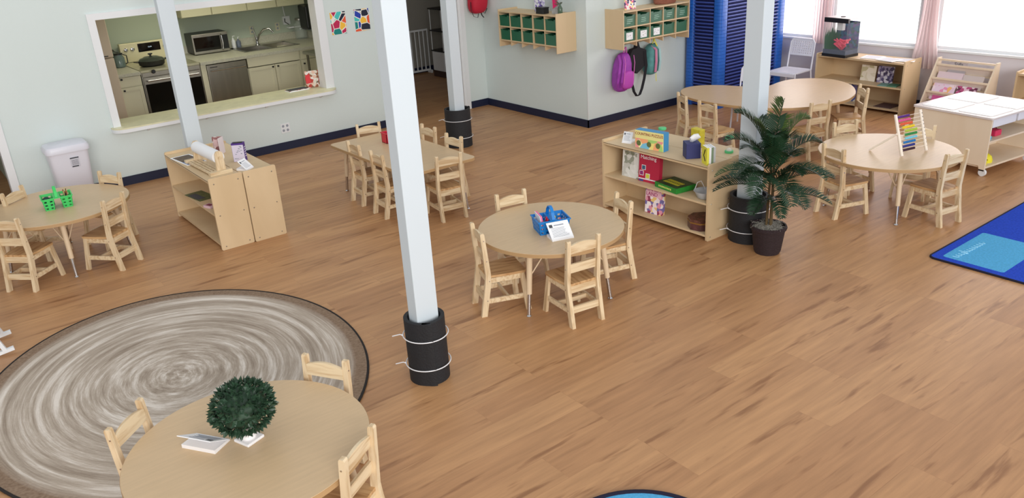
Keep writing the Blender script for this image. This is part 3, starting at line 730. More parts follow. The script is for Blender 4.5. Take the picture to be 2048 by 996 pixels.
for (z0, dx, z1, dd, rise, ll, ol) in fr:
    m = MB(); A = Vector((dx*.03, dd*.03, z0-.02)); B = RD*dx+BD*dd; B.z = z1
    ctrl = A.lerp(B, .5); ctrl.z = max(A.z, B.z)*.5+(A.z+B.z)*.25+rise
    rise *= .6; N_ = 30; pts = [A*(1-u)**2+ctrl*2*u*(1-u)+B*u*u for u in [i/N_ for i in range(N_+1)]]
    m.tube(pts, .0035, 5, .35)
    for i in range(5, N_+1):
        u = i/N_; p = pts[i]; tg = (pts[min(i+1, N_)]-pts[i-1]).normalized()
        sd = tg.cross(Vector((0, 0, 1)))
        if sd.length < .1: sd = BD.cross(tg)
        sd.normalize(); upv = sd.cross(tg)
        L = ll*1.12*(math.sin(PI*min(1, .18+u*.82))**.6*.9+.18)*rnd.uniform(.9, 1.1)
        for s_ in (-1, 1):
            d = (sd*s_*.80+tg*.62+upv*.30).normalized(); q = p+tg*rnd.uniform(-.004, .004)
            mid = q+d*L*.5+Vector((0, 0, .004)); e = q+d*L-Vector((0, 0, L*.06)); wv = (tg-d*tg.dot(d)).normalized()*.0062
            m._add([q-wv*.4, q+wv*.4, mid+wv, e, mid-wv, mid-upv*.002], [(0, 1, 2, 5), (2, 3, 5), (3, 4, 5), (4, 0, 5)])
    m.obj('frond', M_PALM2 if ol else M_PALM, t)

# ================================================================ rugs
t = thing('swirl_rug', 'large round beige and cream swirl rug with dark edge', 'rug', (.90, 4.70, 0))
MB().prism([(1.09*math.cos(2*PI*i/120), 1.31*math.sin(2*PI*i/120)) for i in range(120)], .001, .012).obj('pile', M_RUG, t)
MB().tube([(1.095*math.cos(2*PI*i/120), 1.315*math.sin(2*PI*i/120), .008) for i in range(121)], .008, 8).obj('binding', M_RUGB, t, smooth=True)
t = thing('blue_rug', 'bright blue classroom rug with light blue square at the right edge', 'rug', (5.64, 2.50, 0))
X1 = 3.2; Y0 = -2.6
MB().prism(rrect(0, X1, Y0, 0, .05), .001, .011).obj('pile', M_CARP, t)
MB().tube([(x, y, .007) for x, y in rrect(-.004, X1+.004, Y0-.004, .004, .05)+[rrect(-.004, X1+.004, Y0-.004, .004, .05)[0]]], .008, 8).obj('binding', M_CARB, t, smooth=True)
for i in range(4):
    for j in range(5):
        if (i+j) % 2: continue
        x = .065+i*.76; y = -.065-j*.50
        MB().prism(rrect(x, x+.64, y-.42, y, .02, 3), .011, .0122).obj('light_square', M_CARL, t)
# cursive writing along the far edge of the corner square
m = MB(); rnd = random.Random(3); x = .09; pts = []
for i in range(90):
    u = i/89; a = i*.78; env = .012+.010*abs(math.sin(i*.37)); pts.append((.10+u*.40+.009*math.cos(a), -.135-u*.02+env*math.sin(a), .0128))
m.tube(pts, .0024, 4); m.tube([(.24, -.10, .0128), (.235, -.15, .0128), (.225, -.175, .0128), (.215, -.16, .0128)], .003, 4)
m.obj('cursive_writing', mat('pale_carpet_thread', (160, 220, 245), .9), t)
# round blue rug at the bottom edge
t = thing('round_blue_rug', 'light blue round rug with navy edge at the bottom of the picture', 'rug', (1.93, 1.80, 0))
MB().lathe([(.40, .001), (.40, .010)], 64).obj('pile', M_CARL, t); MB().tube([(.405*math.cos(2*PI*i/64), .405*math.sin(2*PI*i/64), .008) for i in range(65)], .012, 8).obj('binding', M_CARB, t, smooth=True)

# ================================================================ trash bin
t = thing('trash_bin', 'tall white plastic kitchen bin against the wall by the left table', 'trash bin', (1.23, 9.08, 0))
m = MB(); pr = []
for z, sx_, sy__ in ((0, .145, .11), (.02, .15, .115), (.55, .185, .14)):
    pr.append([(x, y, z) for x, y in rrect(-sx_, sx_, -sy__, sy__, .05, 4)])
n = len(pr[0]); m._add([p for ring in pr for p in ring], [tuple(range(n-1, -1, -1)), tuple(2*n+i for i in range(n))]+[(j*n+i, j*n+(i+1) % n, (j+1)*n+(i+1) % n, (j+1)*n+i) for j in range(2) for i in range(n)])
m.obj('body', M_BIN, t, smooth=True)
m = MB(); pr = []
for z, k in ((.55, 1.06), (.59, 1.07), (.615, 1.0), (.628, .8)):
    pr.append([(x*k, y*k, z) for x, y in rrect(-.19, .19, -.145, .145, .055, 4)])
m._add([p for ring in pr for p in ring], [tuple(range(n-1, -1, -1)), tuple(3*n+i for i in range(n))]+[(j*n+i, j*n+(i+1) % n, (j+1)*n+(i+1) % n, (j+1)*n+i) for j in range(3) for i in range(n)])
m.obj('lid', M_BIN, t, smooth=True)
lb = MB().box(-.005, .075, -.1185, -.1165, .40, .50, Matrix.Rotation(R(2.7), 4, 'X')).obj('label_sticker', mat('sticker', (205, 205, 215), .5), t)
m = MB(); m.box(-.005, .075, -.1195, -.1186, .488, .5, Matrix.Rotation(R(2.7), 4, 'X')); m.box(0, .06, -.1195, -.1186, .402, .414, Matrix.Rotation(R(2.7), 4, 'X'))
for i in range(5): m.box(.004, .066, -.1195, -.1186, .425+i*.011, .428+i*.011, Matrix.Rotation(R(2.7), 4, 'X'))
m.obj('printed_text', M_LINE, lb)

# ================================================================ wall cubbies with green trays
def cubby(name, label, origin, ax, out, L, D, z0, z1, seed, where, papers):
    """ax = unit vector along the length, out = unit vector away from the wall"""
    t = thing(name, label, 'cubby shelf', origin); ax = Vector(ax); out = Vector(out)
    mt = Matrix((ax, out, Vector((0, 0, 1)))).transposed().to_4x4(); th = .014
    hz = z1-z0; zb = z0+.085
    for x in (0, L-th):
        MB().box(x, x+th, 0, D, z0, z1+.02, mt, bev=.003).obj('side_panel', M_SHELF, t)
    MB().box(th, L-th, 0, D-.004, z1-th, z1, mt).obj('top_panel', M_SHELF, t)
    zm = (zb+z1-th)/2
    for z in (zb, zm): MB().box(th, L-th, 0, D-.004, z-th/2, z+th/2, mt).obj('shelf_board', M_SHELF, t)
    MB().box(th, L-th, .001, .006, zb, z1-th, mt).obj('back_panel', M_SHELF, t)
    n = 5; cw = (L-th)/n
    for i in range(1, n): MB().box(i*cw, i*cw+.010, .006, D-.008, zb, z1-th, mt).obj('divider', M_SHELF, t)
    for i in range(1, n):   # tapered hook supports under the bottom board
        p = MB(); m3 = mt @ Matrix(((0, 0, 1, i*cw), (1, 0, 0, 0), (0, 1, 0, 0), (0, 0, 0, 1)))
        p.prism([(0, zb-.007), (D-.01, zb-.007), (D-.01, z0+.022)], 0, .010, m3); o = p.obj('hook_support', M_SHELF, t)
    rail = MB(); rail.box(th, L-th, 0, .012, z0+.0, z0+.05, mt); o = rail.obj('hook_rail', M_SHELF, t)
    hk = MB()
    for i in range(n*2):
        x = (i+.5)*cw/2; a = mt @ Vector((x, .012, z0+.035)); b = mt @ Vector((x, .05, z0+.02)); c = mt @ Vector((x, .06, z0+.045)); hk.tube([a, b, c], .003, 6)
    hk.obj('hook', M_CHROME, o)
    # trays
    rnd = random.Random(seed); hh = zm-zb-.014
    rows = ['bottom', 'top']; num = ['first', 'second', 'third', 'fourth', 'fifth']
    for r_ in range(2):
        for i in range(n):
            zz = (zb if r_ == 0 else zm)+th/2; wx = cw-.022; x = i*cw+.018; y1 = D-rnd.uniform(.012, .03)
            loc = Vector(origin)+ax*(x+wx/2)+out*(y1)+Vector((0, 0, zz))
            q = thing('storage_tray', 'green tray, %s row, %s from left, %s' % (rows[r_], num[i] if where[1] > 0 else num[n-1-i], where[0]), 'tray', loc, math.atan2(ax.y, ax.x), 'green trays in the %s' % where[0])
            sgn = 1 if (Vector((-ax.y, ax.x, 0)).dot(out) > 0) else -1   # local +y of the tray empty vs out
            def Yb(a, b): return (min(-sgn*a, -sgn*b), max(-sgn*a, -sgn*b))
            h2 = hh*.80; k = MB(); w2 = wx/2; tp = .008
            k.box(-w2+tp, w2-tp, *Yb(.004, .24), 0, .004)
            k.box(-w2+tp*.5, -w2+tp*.5+.003, *Yb(0.002, .24), 0, h2); k.box(w2-tp*.5-.003, w2-tp*.5, *Yb(0.002, .24), 0, h2); k.box(-w2+tp, w2-tp, *Yb(.237, .24), 0, h2)
            pts = [(-w2+tp, 0), (w2-tp, 0), (w2, h2), (w2*.55, h2), (w2*.45, h2-.012), (-w2*.45, h2-.012), (-w2*.55, h2), (-w2, h2)]
            yy = Yb(0, .003); k.prism(pts, -yy[1], -yy[0], XZ)
            k.obj('tub', M_GRN, q)
            rm = MB(); yy = Yb(-.004, .002)
            rm.box(-w2, -w2*.55, *yy, h2-.006, h2+.002); rm.box(w2*.55, w2, *yy, h2-.006, h2+.002); rm.box(-w2*.45, w2*.45, *yy, h2-.018, h2-.010)
            rm.obj('rim', M_GRN, q)
            if (r_, i) in papers:
                yy = Yb(-.0025, -.001)
                pp = MB().box(-w2*.45, w2*.6, *yy, h2*.12, h2*.78).obj('paper_label', M_PAPER, q)
                dr = MB(); yy = Yb(-.0032, -.0026)
                for _ in range(6):
                    a = rnd.uniform(-w2*.4, w2*.35); c = rnd.uniform(h2*.2, h2*.65); dr.box(a, a+.012, *yy, c, c+.004)
                dr.obj('scribble', M_LINE, pp)
            elif where[1] > 0 and r_ == 1:  # glare painted as pale strips on the top-row tray fronts
                yy = Yb(-.0018, -.001); gl = MB()
                for s_ in range(3):
                    a = -w2*.4+s_*.004; gl.box(a, a+w2*.9*rnd.uniform(.5, 1), *yy, h2*(.25+.17*s_), h2*(.30+.17*s_))
                gl.obj('glare_strip', mat('glare_tint', (150, 190, 170), .15), q)
    return t
cubby('wall_cubby', 'wall-mounted maple cubby with ten green trays on the recessed wall', (6.65, 7.40, 0), (0, 1, 0), (-1, 0, 0), 1.13, .31, .92, 1.36, 1, ('cubby on the recess wall', -1), [])
cubby('wall_cubby', 'wall-mounted maple cubby with green trays above the hanging backpacks', (6.95, 7.22, 0), (1, 0, 0), (0, -1, 0), 1.16, .31, .92, 1.36, 2, ('cubby above the backpacks', 1), [(0, 0), (0, 1), (0, 2)])
# things standing on the cubbies
P_ABS = voronoi_mat('purple_speckle_print', [(60, 50, 110), (225, 225, 235), (120, 100, 180), (235, 235, 240), (190, 180, 220)], 45, .0)
P_PNK = voronoi_mat('pink_speckle_print', [(235, 120, 150), (240, 238, 240), (70, 60, 120), (242, 240, 240), (245, 225, 150)], 40, .0)
ZC = 1.361
o = tag(MB().box(6.50, 6.512, 7.80, 7.98, 0, .26, Matrix.Translation((0, 0, ZC))).obj('speckled_canvas', P_ABS), 'white and purple speckled picture standing on the recessed-wall cubby', 'picture')
t = thing('black_box', 'small black ribbed box on the recessed-wall cubby', 'box', (6.42, 7.74, ZC)); MB().box(-.045, .045, -.07, .07, 0, .07, bev=.004).obj('body', M_BLACK, t); MB().box(-.049, .049, -.074, .074, .062, .075, bev=.003).obj('lid', M_BLACK, t)
t = thing('pink_figure_picture', 'grey picture with a bright pink shape on the recessed-wall cubby', 'picture', (6.46, 7.55, ZC)); MB().box(-.006, .006, -.055, .055, 0, .30).obj('canvas', mat('grey_canvas', (170, 170, 168), .8, var=.3, vscale=20), t); MB().prism([(-.05, .10), (.03, .06), (.045, .30), (-.045, .30)], -.008, -.0065, YZ).obj('pink_shape', mat('hot_pink', (225, 40, 110), .7), t)
t = thing('glass_bottle', 'green bottle with dried leaves at the near end of the cubby', 'bottle', (6.46, 7.46, ZC)); MB().lathe([(.024, 0), (.028, .01), (.028, .07), (.012, .10), (.012, .13)], 16).obj('bottle_body', mat('green_glass', (80, 100, 80), .2), t, smooth=True)
m = MB(); rnd = random.Random(6)
for i in range(26):
    d = Vector((rnd.uniform(-1, 1), rnd.uniform(-1, 1), rnd.uniform(.2, 1.6))).normalized(); p = Vector((0, 0, .10+.02*rnd.random())); s_ = d.orthogonal().normalized()*.007; e = p+d*rnd.uniform(.03, .09); m._add([p, e-d*.02+s_, e, e-d*.02-s_], [(0, 1, 2, 3)])
m.obj('dried_leaves', mat('dry_leaf', (92, 92, 74), .8), t)
tag(MB().box(7.09, 7.27, 7.02, 7.034, 0, .26, Matrix.Translation((0, 0, ZC))).obj('speckled_canvas', P_PNK), 'white and pink speckled picture leaning at the left end of the cubby above the backpacks', 'picture')
t = thing('wicker_basket', 'reddish wicker basket on the cubby above the backpacks', 'basket', (7.82, 7.06, ZC))
MB().lathe([(.09, 0), (.10, .01), (.115, .12), (.12, .125), (.11, .125), (.09, .02)], 28, Matrix.Diagonal((1.7, .95, 1, 1))).obj('basket_body', M_WICKR, t, smooth=True); MB().lathe([(.115, .118), (.122, .125), (.115, .135)], 28, Matrix.Diagonal((1.7, .95, 1, 1))).obj('rim', M_WICKR, t, smooth=True)

# ================================================================ backpacks
def blob(mb, sx_, sy__, sz, c, p=3.0, seg=20, rings=12, squash=None):
    v = []; f = []
    for i in range(rings+1):
        ph = -PI/2+PI*i/rings; cz = math.copysign(abs(math.sin(ph))**(2/p), math.sin(ph)); cr = abs(math.cos(ph))**(2/p)
        for k in range(seg):
            a = 2*PI*k/seg; x = math.copysign(abs(math.cos(a))**(2/p), math.cos(a))*cr; y = math.copysign(abs(math.sin(a))**(2/p), math.sin(a))*cr
            q = Vector((c[0]+sx_*x, c[1]+sy__*y, c[2]+sz*cz))
            if squash: q = squash(q)
            v.append(q)
    for i in range(rings):
        for k in range(seg): f.append((i*seg+k, i*seg+(k+1) % seg, (i+1)*seg+(k+1) % seg, (i+1)*seg+k))
    mb._add(v, f); return mb
t = thing('purple_backpack', 'purple child backpack with pink piping hanging under the cubby', 'backpack', (7.10, 7.09, .40), R(-10))
def sq(q): q.x *= 1-.28*max(0, q.z-.28)/.2; q.y *= 1-.2*max(0, q.z-.25)/.2; q.x += .10*(q.z-.2); return q
blob(MB(), .112, .095, .235, (0, 0, .225), 3.2, squash=sq).obj('bag_body', M_PURP, t, smooth=True)
blob(MB(), .085, .045, .11, (.03, -.085, .14), 3.2, squash=sq).obj('front_pocket', mat('magenta_fabric', (186, 72, 178), .6), t, smooth=True)
for x in (-.06, -.115):
    MB().ribbon([(x+.05, -.03, .44), (x+.02, -.105, .36), (x-.01, -.125, .24), (x-.025, -.115, .12), (x-.005, -.07, .05)], .036, .012, (1, .3, 0)).obj('shoulder_strap', M_PURP, t)
for x in (-.045, .09):
    MB().tube([(x+.045, -.06, .42), (x+.02, -.115, .34), (x, -.125, .22), (x-.01, -.12, .10)], .004, 6).obj('piping', M_PINK, t)
MB().ribbon([(.02, .0, .43), (.03, -.01, .50), (.06, 0, .52), (.07, 0, .44)], .02, .006, (0, 1, 0)).obj('grab_handle', M_PINK, t)
t = thing('black_bag', 'black cloth bag with a long hanging strap loop under the cubby', 'bag', (7.33, 7.07, .56), 0)
m = MB(); v = []
prof = [(-.15, .24), (-.10, .32), (-.02, .33), (.0, .40), (.03, .33), (.14, .29), (.15, .12), (.05, .06), (-.02, .02), (-.10, .10)]
m.prism(prof, -.03, .035, XZ); m.obj('bag_body', M_BLKF, t)
pts = [(.10, -.045, .28), (.125, -.05, .10), (.10, -.04, -.06), (.07, -.03, -.18), (.03, -.03, -.25), (-.02, -.03, -.26), (-.06, -.02, -.20), (-.09, -.01, -.08), (-.08, 0, .08)]
MB().ribbon([Vector(p) for p in [tuple(x) for x in pts]], .034, .004, (1, -.7, 0)).obj('strap', M_BLKF, t)
t = thing('teal_backpack', 'small teal and pink backpack with yellow ribbon hanging under the cubby', 'backpack', (7.62, 7.09, .51), R(8))
blob(MB(), .115, .085, .19, (0, 0, .20), 3.2, squash=sq).obj('bag_body', M_TEAL, t, smooth=True)
MB().ribbon([(-.03, -.03, .37), (-.02, -.085, .32), (-.035, -.10, .18), (-.04, -.09, .05)], .04, .01, (1, 0, 0)).obj('shoulder_strap', mat('pink_strap', (205, 130, 160), .7), t)
MB().ribbon([(.05, -.03, .38), (.055, -.085, .32), (.05, -.10, .18), (.04, -.09, .05)], .035, .01, (1, 0, 0)).obj('shoulder_strap', mat('pale_teal_strap', (170, 205, 205), .7), t)
MB().ribbon([(.0, -.01, .37), (.0, -.04, .46), (-.02, -.06, .43), (.01, -.08, .36)], .03, .004, (1, .2, 0)).obj('ribbon', mat('yellow_ribbon', (225, 220, 90), .6), t)
MB().ribbon([(-.02, -.085, .03), (-.025, -.09, -.03), (-.01, -.085, -.07)], .02, .003, (1, .2, 0)).obj('ribbon_tail', mat('yellow_ribbon_tail', (225, 222, 110), .6), t)
t = thing('red_backpack', 'red backpack with black straps hanging beside the hallway opening', 'backpack', (6.50, 9.17, 1.28), 0)
blob(MB(), .13, .10, .21, (0, 0, .21), 3.4, squash=sq).obj('bag_body', M_RED, t, smooth=True)
MB().ribbon([(-.14, -.03, .16), (-.15, -.04, .06), (-.11, -.04, -.03), (-.04, -.03, -.05), (0, 0, .02)], .02, .004, (.4, 1, 0)).obj('strap', M_BLKF, t)
MB().ribbon([(.03, -.02, .04), (.08, -.03, -.01), (.12, -.03, .05), (.10, 0, .09)], .02, .004, (.4, 1, 0)).obj('strap', M_BLKF, t)
MB().ribbon([(.02, -.02, .03), (.03, -.03, -.03), (.06, -.03, -.06)], .015, .004, (1, 0, 0)).obj('strap', M_BLKF, t)

# art prints on the kitchen wall
ART = [(235, 90, 50), (30, 60, 170), (70, 195, 190), (245, 190, 60), (20, 24, 50), (190, 25, 80), (0, 130, 125), (70, 195, 190)]
P1 = voronoi_mat('geometric_print', ART, 11, .045)
for i, (x0, lb) in enumerate(((4.40, 'colourful geometric art print, the left of two on the kitchen wall'), (4.72, 'colourful geometric art print, the right of two on the kitchen wall'))):
    o = MB().box(-.1, .1, -.004, 0, -.13, .13).obj('art_print', P1, None, (x0+.105, YB, 1.385)); tag(o, lb, 'picture')
    # keep the two pictures different by shifting the mesh of the second in texture space
    if i:
        for v in o.data.vertices: v.co.x += 2.0
        o.location.x -= 2.0
# wall outlet
def outlet(name, x, y, z, label, four=True, m=M_WHITE):
    t = thing(name, label, 'outlet', (x, y, z)); MB().box(-.058 if four else -.035, .058 if four else .035, -.006, 0, -.058, .058, bev=.002).obj('cover_plate', m, t)
    s_ = MB()
    for dx in ((-.026, .026) if four else (0,)):
        for dz in (-.026, .026): s_.lathe([(.016, 0), (.015, .002)], 14, Matrix.Translation((dx, -.006, dz)) @ Matrix.Rotation(PI/2, 4, 'X'))
    s_.obj('socket', M_GREYP, t)
outlet('wall_outlet', 3.625, YB, .262, 'white four-socket outlet on the kitchen wall below the ledge')

# ================================================================ pass-through ledge
t = thing('serving_ledge', 'long cream serving ledge with rounded ends in the kitchen opening', 'ledge', (0, 0, 0))
p = arc(1.86, 9.28, .13, PI, 1.5*PI, 8)+arc(4.20, 9.28, .13, 1.5*PI, 2*PI, 8)+[(4.33, 9.298), (4.22, 9.298), (4.22, 9.70), (1.83, 9.70), (1.83, 9.298), (1.73, 9.298)]
MB().prism(p, .625, .640).obj('ledge_top', M_LEDGE, t)
MB().prism(p, .588, .625).obj('ledge_edge', M_WHITE, t)
for x in (2.08, 2.72, 3.42, 4.12): MB().prism([(9.298, .588), (9.19, .588), (9.298, .54)], x, x+.02, YZ).obj('bracket', M_WHITE, t)
# book and magazine on it
def box_with(name, label, cat, loc, rz, sx_, sy__, sz, m, front=None, side=None, tilt=0, group=None):
    t = thing(name, label, cat, loc, rz, group)
    MB().box(-sx_/2, sx_/2, -sy__/2, sy__/2, 0, sz).obj('body', m, t)
    return t
CK = voronoi_mat('food_photo_print', [(150, 90, 60), (225, 215, 200), (190, 60, 50), (230, 190, 170), (120, 110, 90), (235, 225, 220)], 32, 0)
t = thing('cookbook', 'standing cookbook with red panel on the ledge at the right', 'book', (4.16, 9.50, .64), R(-14))
MB().box(-.095, .095, -.006, .006, 0, .205).obj('cover', CK, t); MB().box(-.090, -.035, -.0075, -.0062, .055, .16).obj('red_panel', mat('red_panel', (220, 50, 60), .5), t); MB().box(.098, .11, -.03, .006, 0, .20).obj('pages', M_PAPER, t)
t = thing('magazine', 'magazine lying flat on the ledge beside the cookbook', 'magazine', (3.93, 9.50, .64), R(3))
MB().box(-.13, .13, -.07, .07, .001, .012).obj('pages', M_PAPER, t); MB().box(-.13, .13, -.07, .07, .012, .014).obj('cover', CK, t); MB().box(-.12, .13, -.05, .06, .014, .020).obj('dark_booklet', M_LINE, t)

# ================================================================ kitchen
ZT = .925
def cab_door(t, x0, x1, z0, z1, y, knob, m=M_CAB):
    d = MB(); d.box(x0+.004, x1-.004, y-.016, y, z0+.004, z1-.004); 
    o = d.obj('door', m, t)
    f = MB(); k = .045
    for a, b, c, e in ((x0+.004, x0+k, z0+.004, z1-.004), (x1-k, x1-.004, z0+.004, z1-.004), (x0+k, x1-k, z0+.004, z0+k), (x0+k, x1-k, z1-k, z1-.004)): f.box(a, b, y-.021, y-.016, c, e)
    f.obj('door_frame', m, o)
    if knob: MB().box(knob[0]-.011, knob[0]+.011, y-.045, y-.021, knob[1]-.011, knob[1]+.011, bev=.003).obj('knob', M_BLACK, o)
def drawer(t, x0, x1, z0, z1, y, knob=None):
    o = MB().box(x0+.004, x1-.004, y-.018, y, z0+.003, z1-.003).obj('drawer', M_CAB, t)
    if knob: MB().box(knob[0]-.011, knob[0]+.011, y-.042, y-.018, knob[1]-.011, knob[1]+.011, bev=.003).obj('knob', M_BLACK, o)
YF = 11.02
# fridge
t = thing('refrigerator', 'beige refrigerator at the left of the kitchen', 'refrigerator', (1.888, 11.2, 0))
MB().box(-.38, .36, -.28, .42, .02, 1.74, bev=.01).obj('cabinet', M_FRIDGE, t)
MB().box(-.38, .36, -.34, -.285, .06, 1.15, bev=.008).obj('door', M_FRIDGE, t); MB().box(-.38, .36, -.34, -.285, 1.16, 1.74, bev=.008).obj('freezer_door', M_FRIDGE, t)
MB().box(.18, .30, -.355, -.342, 1.175, 1.185).obj('handle', M_BLACK, t)
# left base cabinet with own counter piece
t = thing('base_cabinet', 'narrow cream base cabinet between fridge and stove', 'cabinet')
MB().box(2.25, 2.535, YF, YK-.002, .1, ZT-.04).obj('body', M_CAB, t); drawer(t, 2.26, 2.535, .76, .88, YF, (2.30, .86)); cab_door(t, 2.26, 2.535, .12, .755, YF, (2.305, .72))
tag(MB().box(2.24, 2.538, YF-.03, YK-.002, ZT-.04, ZT, bev=.003).obj('countertop', M_CTOP), 'small grey countertop left of the stove', 'countertop')
# jars
for i, (x, y, s_, lb) in enumerate(((2.46, 11.62, 1.0, 'big glass jar in front on the counter left of the stove'), (2.40, 11.84, 1.15, 'glass jar at the back on the counter left of the stove'))):
    q = thing('glass_jar', lb, 'jar', (x, y, ZT), 0, 'glass jars beside the stove')
    MB().lathe([(.055*s_, 0), (.068*s_, .01), (.070*s_, .12*s_), (.05*s_, .15*s_), (.05*s_, .165*s_)], 24).obj('jar_body', mat('dusky_glass', (110, 128, 126), .12, alpha=.75), q, smooth=True)
    MB().lathe([(.056*s_, .165*s_), (.058*s_, .18*s_), (.02, .185*s_)], 24).obj('lid', M_BLACK, q, smooth=True)
    MB().tube([(.055*s_, 0, .16*s_), (.10*s_, 0, .14*s_), (.10*s_, 0, .05*s_), (.066*s_, 0, .03)], .007, 8).obj('handle', M_BLACK, q, smooth=True)
# stove
t = thing('stove', 'stainless electric stove with black oven door', 'stove', (0, 0, 0)); x0, x1 = 2.545, 3.285
MB().box(x0, x1, YF, YK-.05, .05, .90).obj('body', M_STEEL, t)
MB().box(x0, x1, YF-.01, YK-.15, .90, .928, bev=.003).obj('cooktop', mat('steel_cooktop', (190, 186, 160), .3, metal=.6), t)
bk = MB().box(x0+.02, x1-.02, YK-.13, YK-.05, .928, 1.175, bev=.004).obj('control_panel', mat('warm_steel', (222, 214, 176), .35, metal=.4), t)
MB().box(x0+.25, x1-.20, YK-.135, YK-.131, 1.045, 1.155).obj('display', M_BLKGL, bk)
text('12:10', .022, frame((x0+.40, YK-.137, 1.10), (1, 0, 0), (0, 0, 1)), mat('clock_digits', (210, 230, 250), .5, emit=((210, 230, 250), .6)), bk, 'clock_digits')
for x in (x0+.09, x0+.175, x1-.14, x1-.06):
    k = MB().lathe([(.028, 0), (.026, .022), (.02, .026)], 18, Matrix.Translation((x, YK-.13, 1.095)) @ Matrix.Rotation(PI/2, 4, 'X')); k.box(x-.005, x+.005, YK-.165, YK-.155, 1.07, 1.12); k.obj('knob', M_CHROME, bk, smooth=True)
MB().box(x0+.01, x1-.01, YF-.03, YF, .845, .90, bev=.003).obj('front_strip', M_STEEL, t)
od = MB().box(x0+.01, x1-.01, YF-.035, YF, .25, .84, bev=.004).obj('oven_door', M_STEEL, t)
MB().box(x0+.02, x1-.02, YF-.038, YF-.034, .27, .755).obj('oven_glass', M_BLKGL, od)
MB().tube([(x0+.05, YF-.05, .80), (x0+.05, YF-.075, .80), (x1-.05, YF-.075, .80), (x1-.05, YF-.05, .80)], .011, 10).obj('handle', M_CHROME, od, smooth=True)
MB().box(x0+.01, x1-.01, YF-.03, YF, .07, .24).obj('bottom_drawer', M_STEEL, t)
tag(MB().lathe([(.022, 0), (.026, .02), (.02, .03)], 14, Matrix.Translation((2.69, YF-.03, .905)) @ Matrix.Rotation(PI/2, 4, 'X')).obj('timer_knob', M_BLACK), 'dark round knob on the front edge of the stove', 'knob')
# pan
t = thing('frying_pan', 'black lidded pan on the stove', 'pan', (2.79, 11.36, .929))
MB().lathe([(.125, 0), (.155, .015), (.165, .065), (.168, .07), (.16, .07), (.12, .02)], 32).obj('pan_body', M_BLACK, t, smooth=True)
ld = MB().lathe([(.165, .070), (.14, .095), (.08, .115), (.02, .12)], 32).obj('lid', mat('smoked_glass_lid', (60, 66, 60), .1), t, smooth=True)
MB().lathe([(.012, .118), (.012, .135), (.030, .145), (.028, .155)], 16).obj('lid_knob', M_BLACK, ld, smooth=True)
MB().bar((.155, .02, .055), (.33, .09, .09), .03, .014).obj('handle', M_BLACK, t); MB().bar((-.155, -.0, .055), (-.215, -.01, .07), .05, .012).obj('helper_handle', M_BLACK, t)
# filler, dishwasher
t = thing('dishwasher', 'stainless dishwasher under the microwave', 'dishwasher'); MB().box(3.36, 3.90, YF+.01, YK-.2, .1, .87).obj('body', M_STEEL, t)
dd = MB().box(3.362, 3.898, YF-.03, YF+.008, .12, .875, bev=.006).obj('door', M_STEEL, t); MB().tube([(3.40, YF-.035, .80), (3.40, YF-.06, .80), (3.87, YF-.06, .80), (3.87, YF-.035, .80)], .008, 8).obj('handle', M_CHROME, dd, smooth=True); MB().box(3.40, 3.50, YF-.032, YF-.029, .835, .845).obj('badge', M_BLACK, dd)
tag(MB().box(3.29, 3.358, YF-.01, YK-.2, .1, .885).obj('filler_panel', M_CAB), 'narrow cream panel between stove and dishwasher', 'cabinet panel')
# sink base
t = thing('base_cabinet', 'cream sink base cabinet with two doors and black knobs', 'cabinet')
MB().box(3.905, 4.665, YF, YK-.002, .1, .75).obj('body', M_CAB, t); drawer(t, 3.91, 4.665, .76, .885, YF); cab_door(t, 3.91, 4.285, .12, .755, YF, (4.255, .725)); cab_door(t, 4.29, 4.665, .12, .755, YF, (4.33, .725))
t = thing('base_cabinet', 'cream corner base cabinet right of the sink', 'cabinet')
MB().box(4.67, 5.25, YF, YK-.002, .1, .885).obj('body', M_CAB, t); drawer(t, 4.675, 5.24, .76, .885, YF, None); cab_door(t, 4.675, 5.24, .12, .755, YF, (4.72, .70))
# main countertop with sink cut-out
t = thing('countertop', 'long grey speckled countertop with backsplash right of the stove', 'countertop')
m = MB(); sx0, sx1, sy0, sy1 = 4.03, 4.80, 11.30, 11.86
for b_ in ((3.29, sx0, YF-.03, YK-.002), (sx1, 5.255, YF-.03, YK-.002), (sx0, sx1, YF-.03, sy0), (sx0, sx1, sy1, YK-.002)): m.box(*b_, ZT-.04, ZT)
m.obj('counter_slab', M_CTOP, t); MB().box(3.29, 5.255, YK-.022, YK-.002, ZT, ZT+.10).obj('backsplash', M_CTOP, t); MB().box(5.235, 5.255, YF-.03, YK-.022, ZT, ZT+.10).obj('side_splash', M_CTOP, t)
t = thing('sink', 'stainless double-bowl sink set into the countertop', 'sink')
m = MB()
m.box(sx0-.02, sx1+.02, sy0-.02, sy0+.02, ZT, ZT+.006); m.box(sx0-.02, sx1+.02, sy1-.09, sy1+.02, ZT, ZT+.006); m.box(sx0-.02, sx0+.02, sy0, sy1, ZT, ZT+.006); m.box(sx1-.02, sx1+.02, sy0, sy1, ZT, ZT+.006); m.box(4.395, 4.435, sy0, sy1, ZT, ZT+.006)
m.obj('rim', M_STEEL, t)
for a, b2 in ((sx0+.02, 4.395), (4.435, sx1-.02)):
    m = MB(); y0, y1 = sy0+.02, sy1-.09; zb = ZT-.16
    m.box(a, b2, y0, y1, zb-.003, zb); m.box(a-.003, a, y0, y1, zb, ZT); m.box(b2, b2+.003, y0, y1, zb, ZT); m.box(a, b2, y0-.003, y0, zb, ZT); m.box(a, b2, y1, y1+.003, zb, ZT); o = m.obj('bowl', M_STEEL, t)
    MB().lathe([(.045, zb+.001), (.04, zb+.004), (.01, zb+.002)], 18, Matrix.Translation(((a+b2)/2, (y0+y1)/2, 0))).obj('drain', M_CHROME, o)
t = thing('faucet', 'chrome kitchen faucet behind the sink', 'faucet', (4.40, 11.81, ZT+.006))
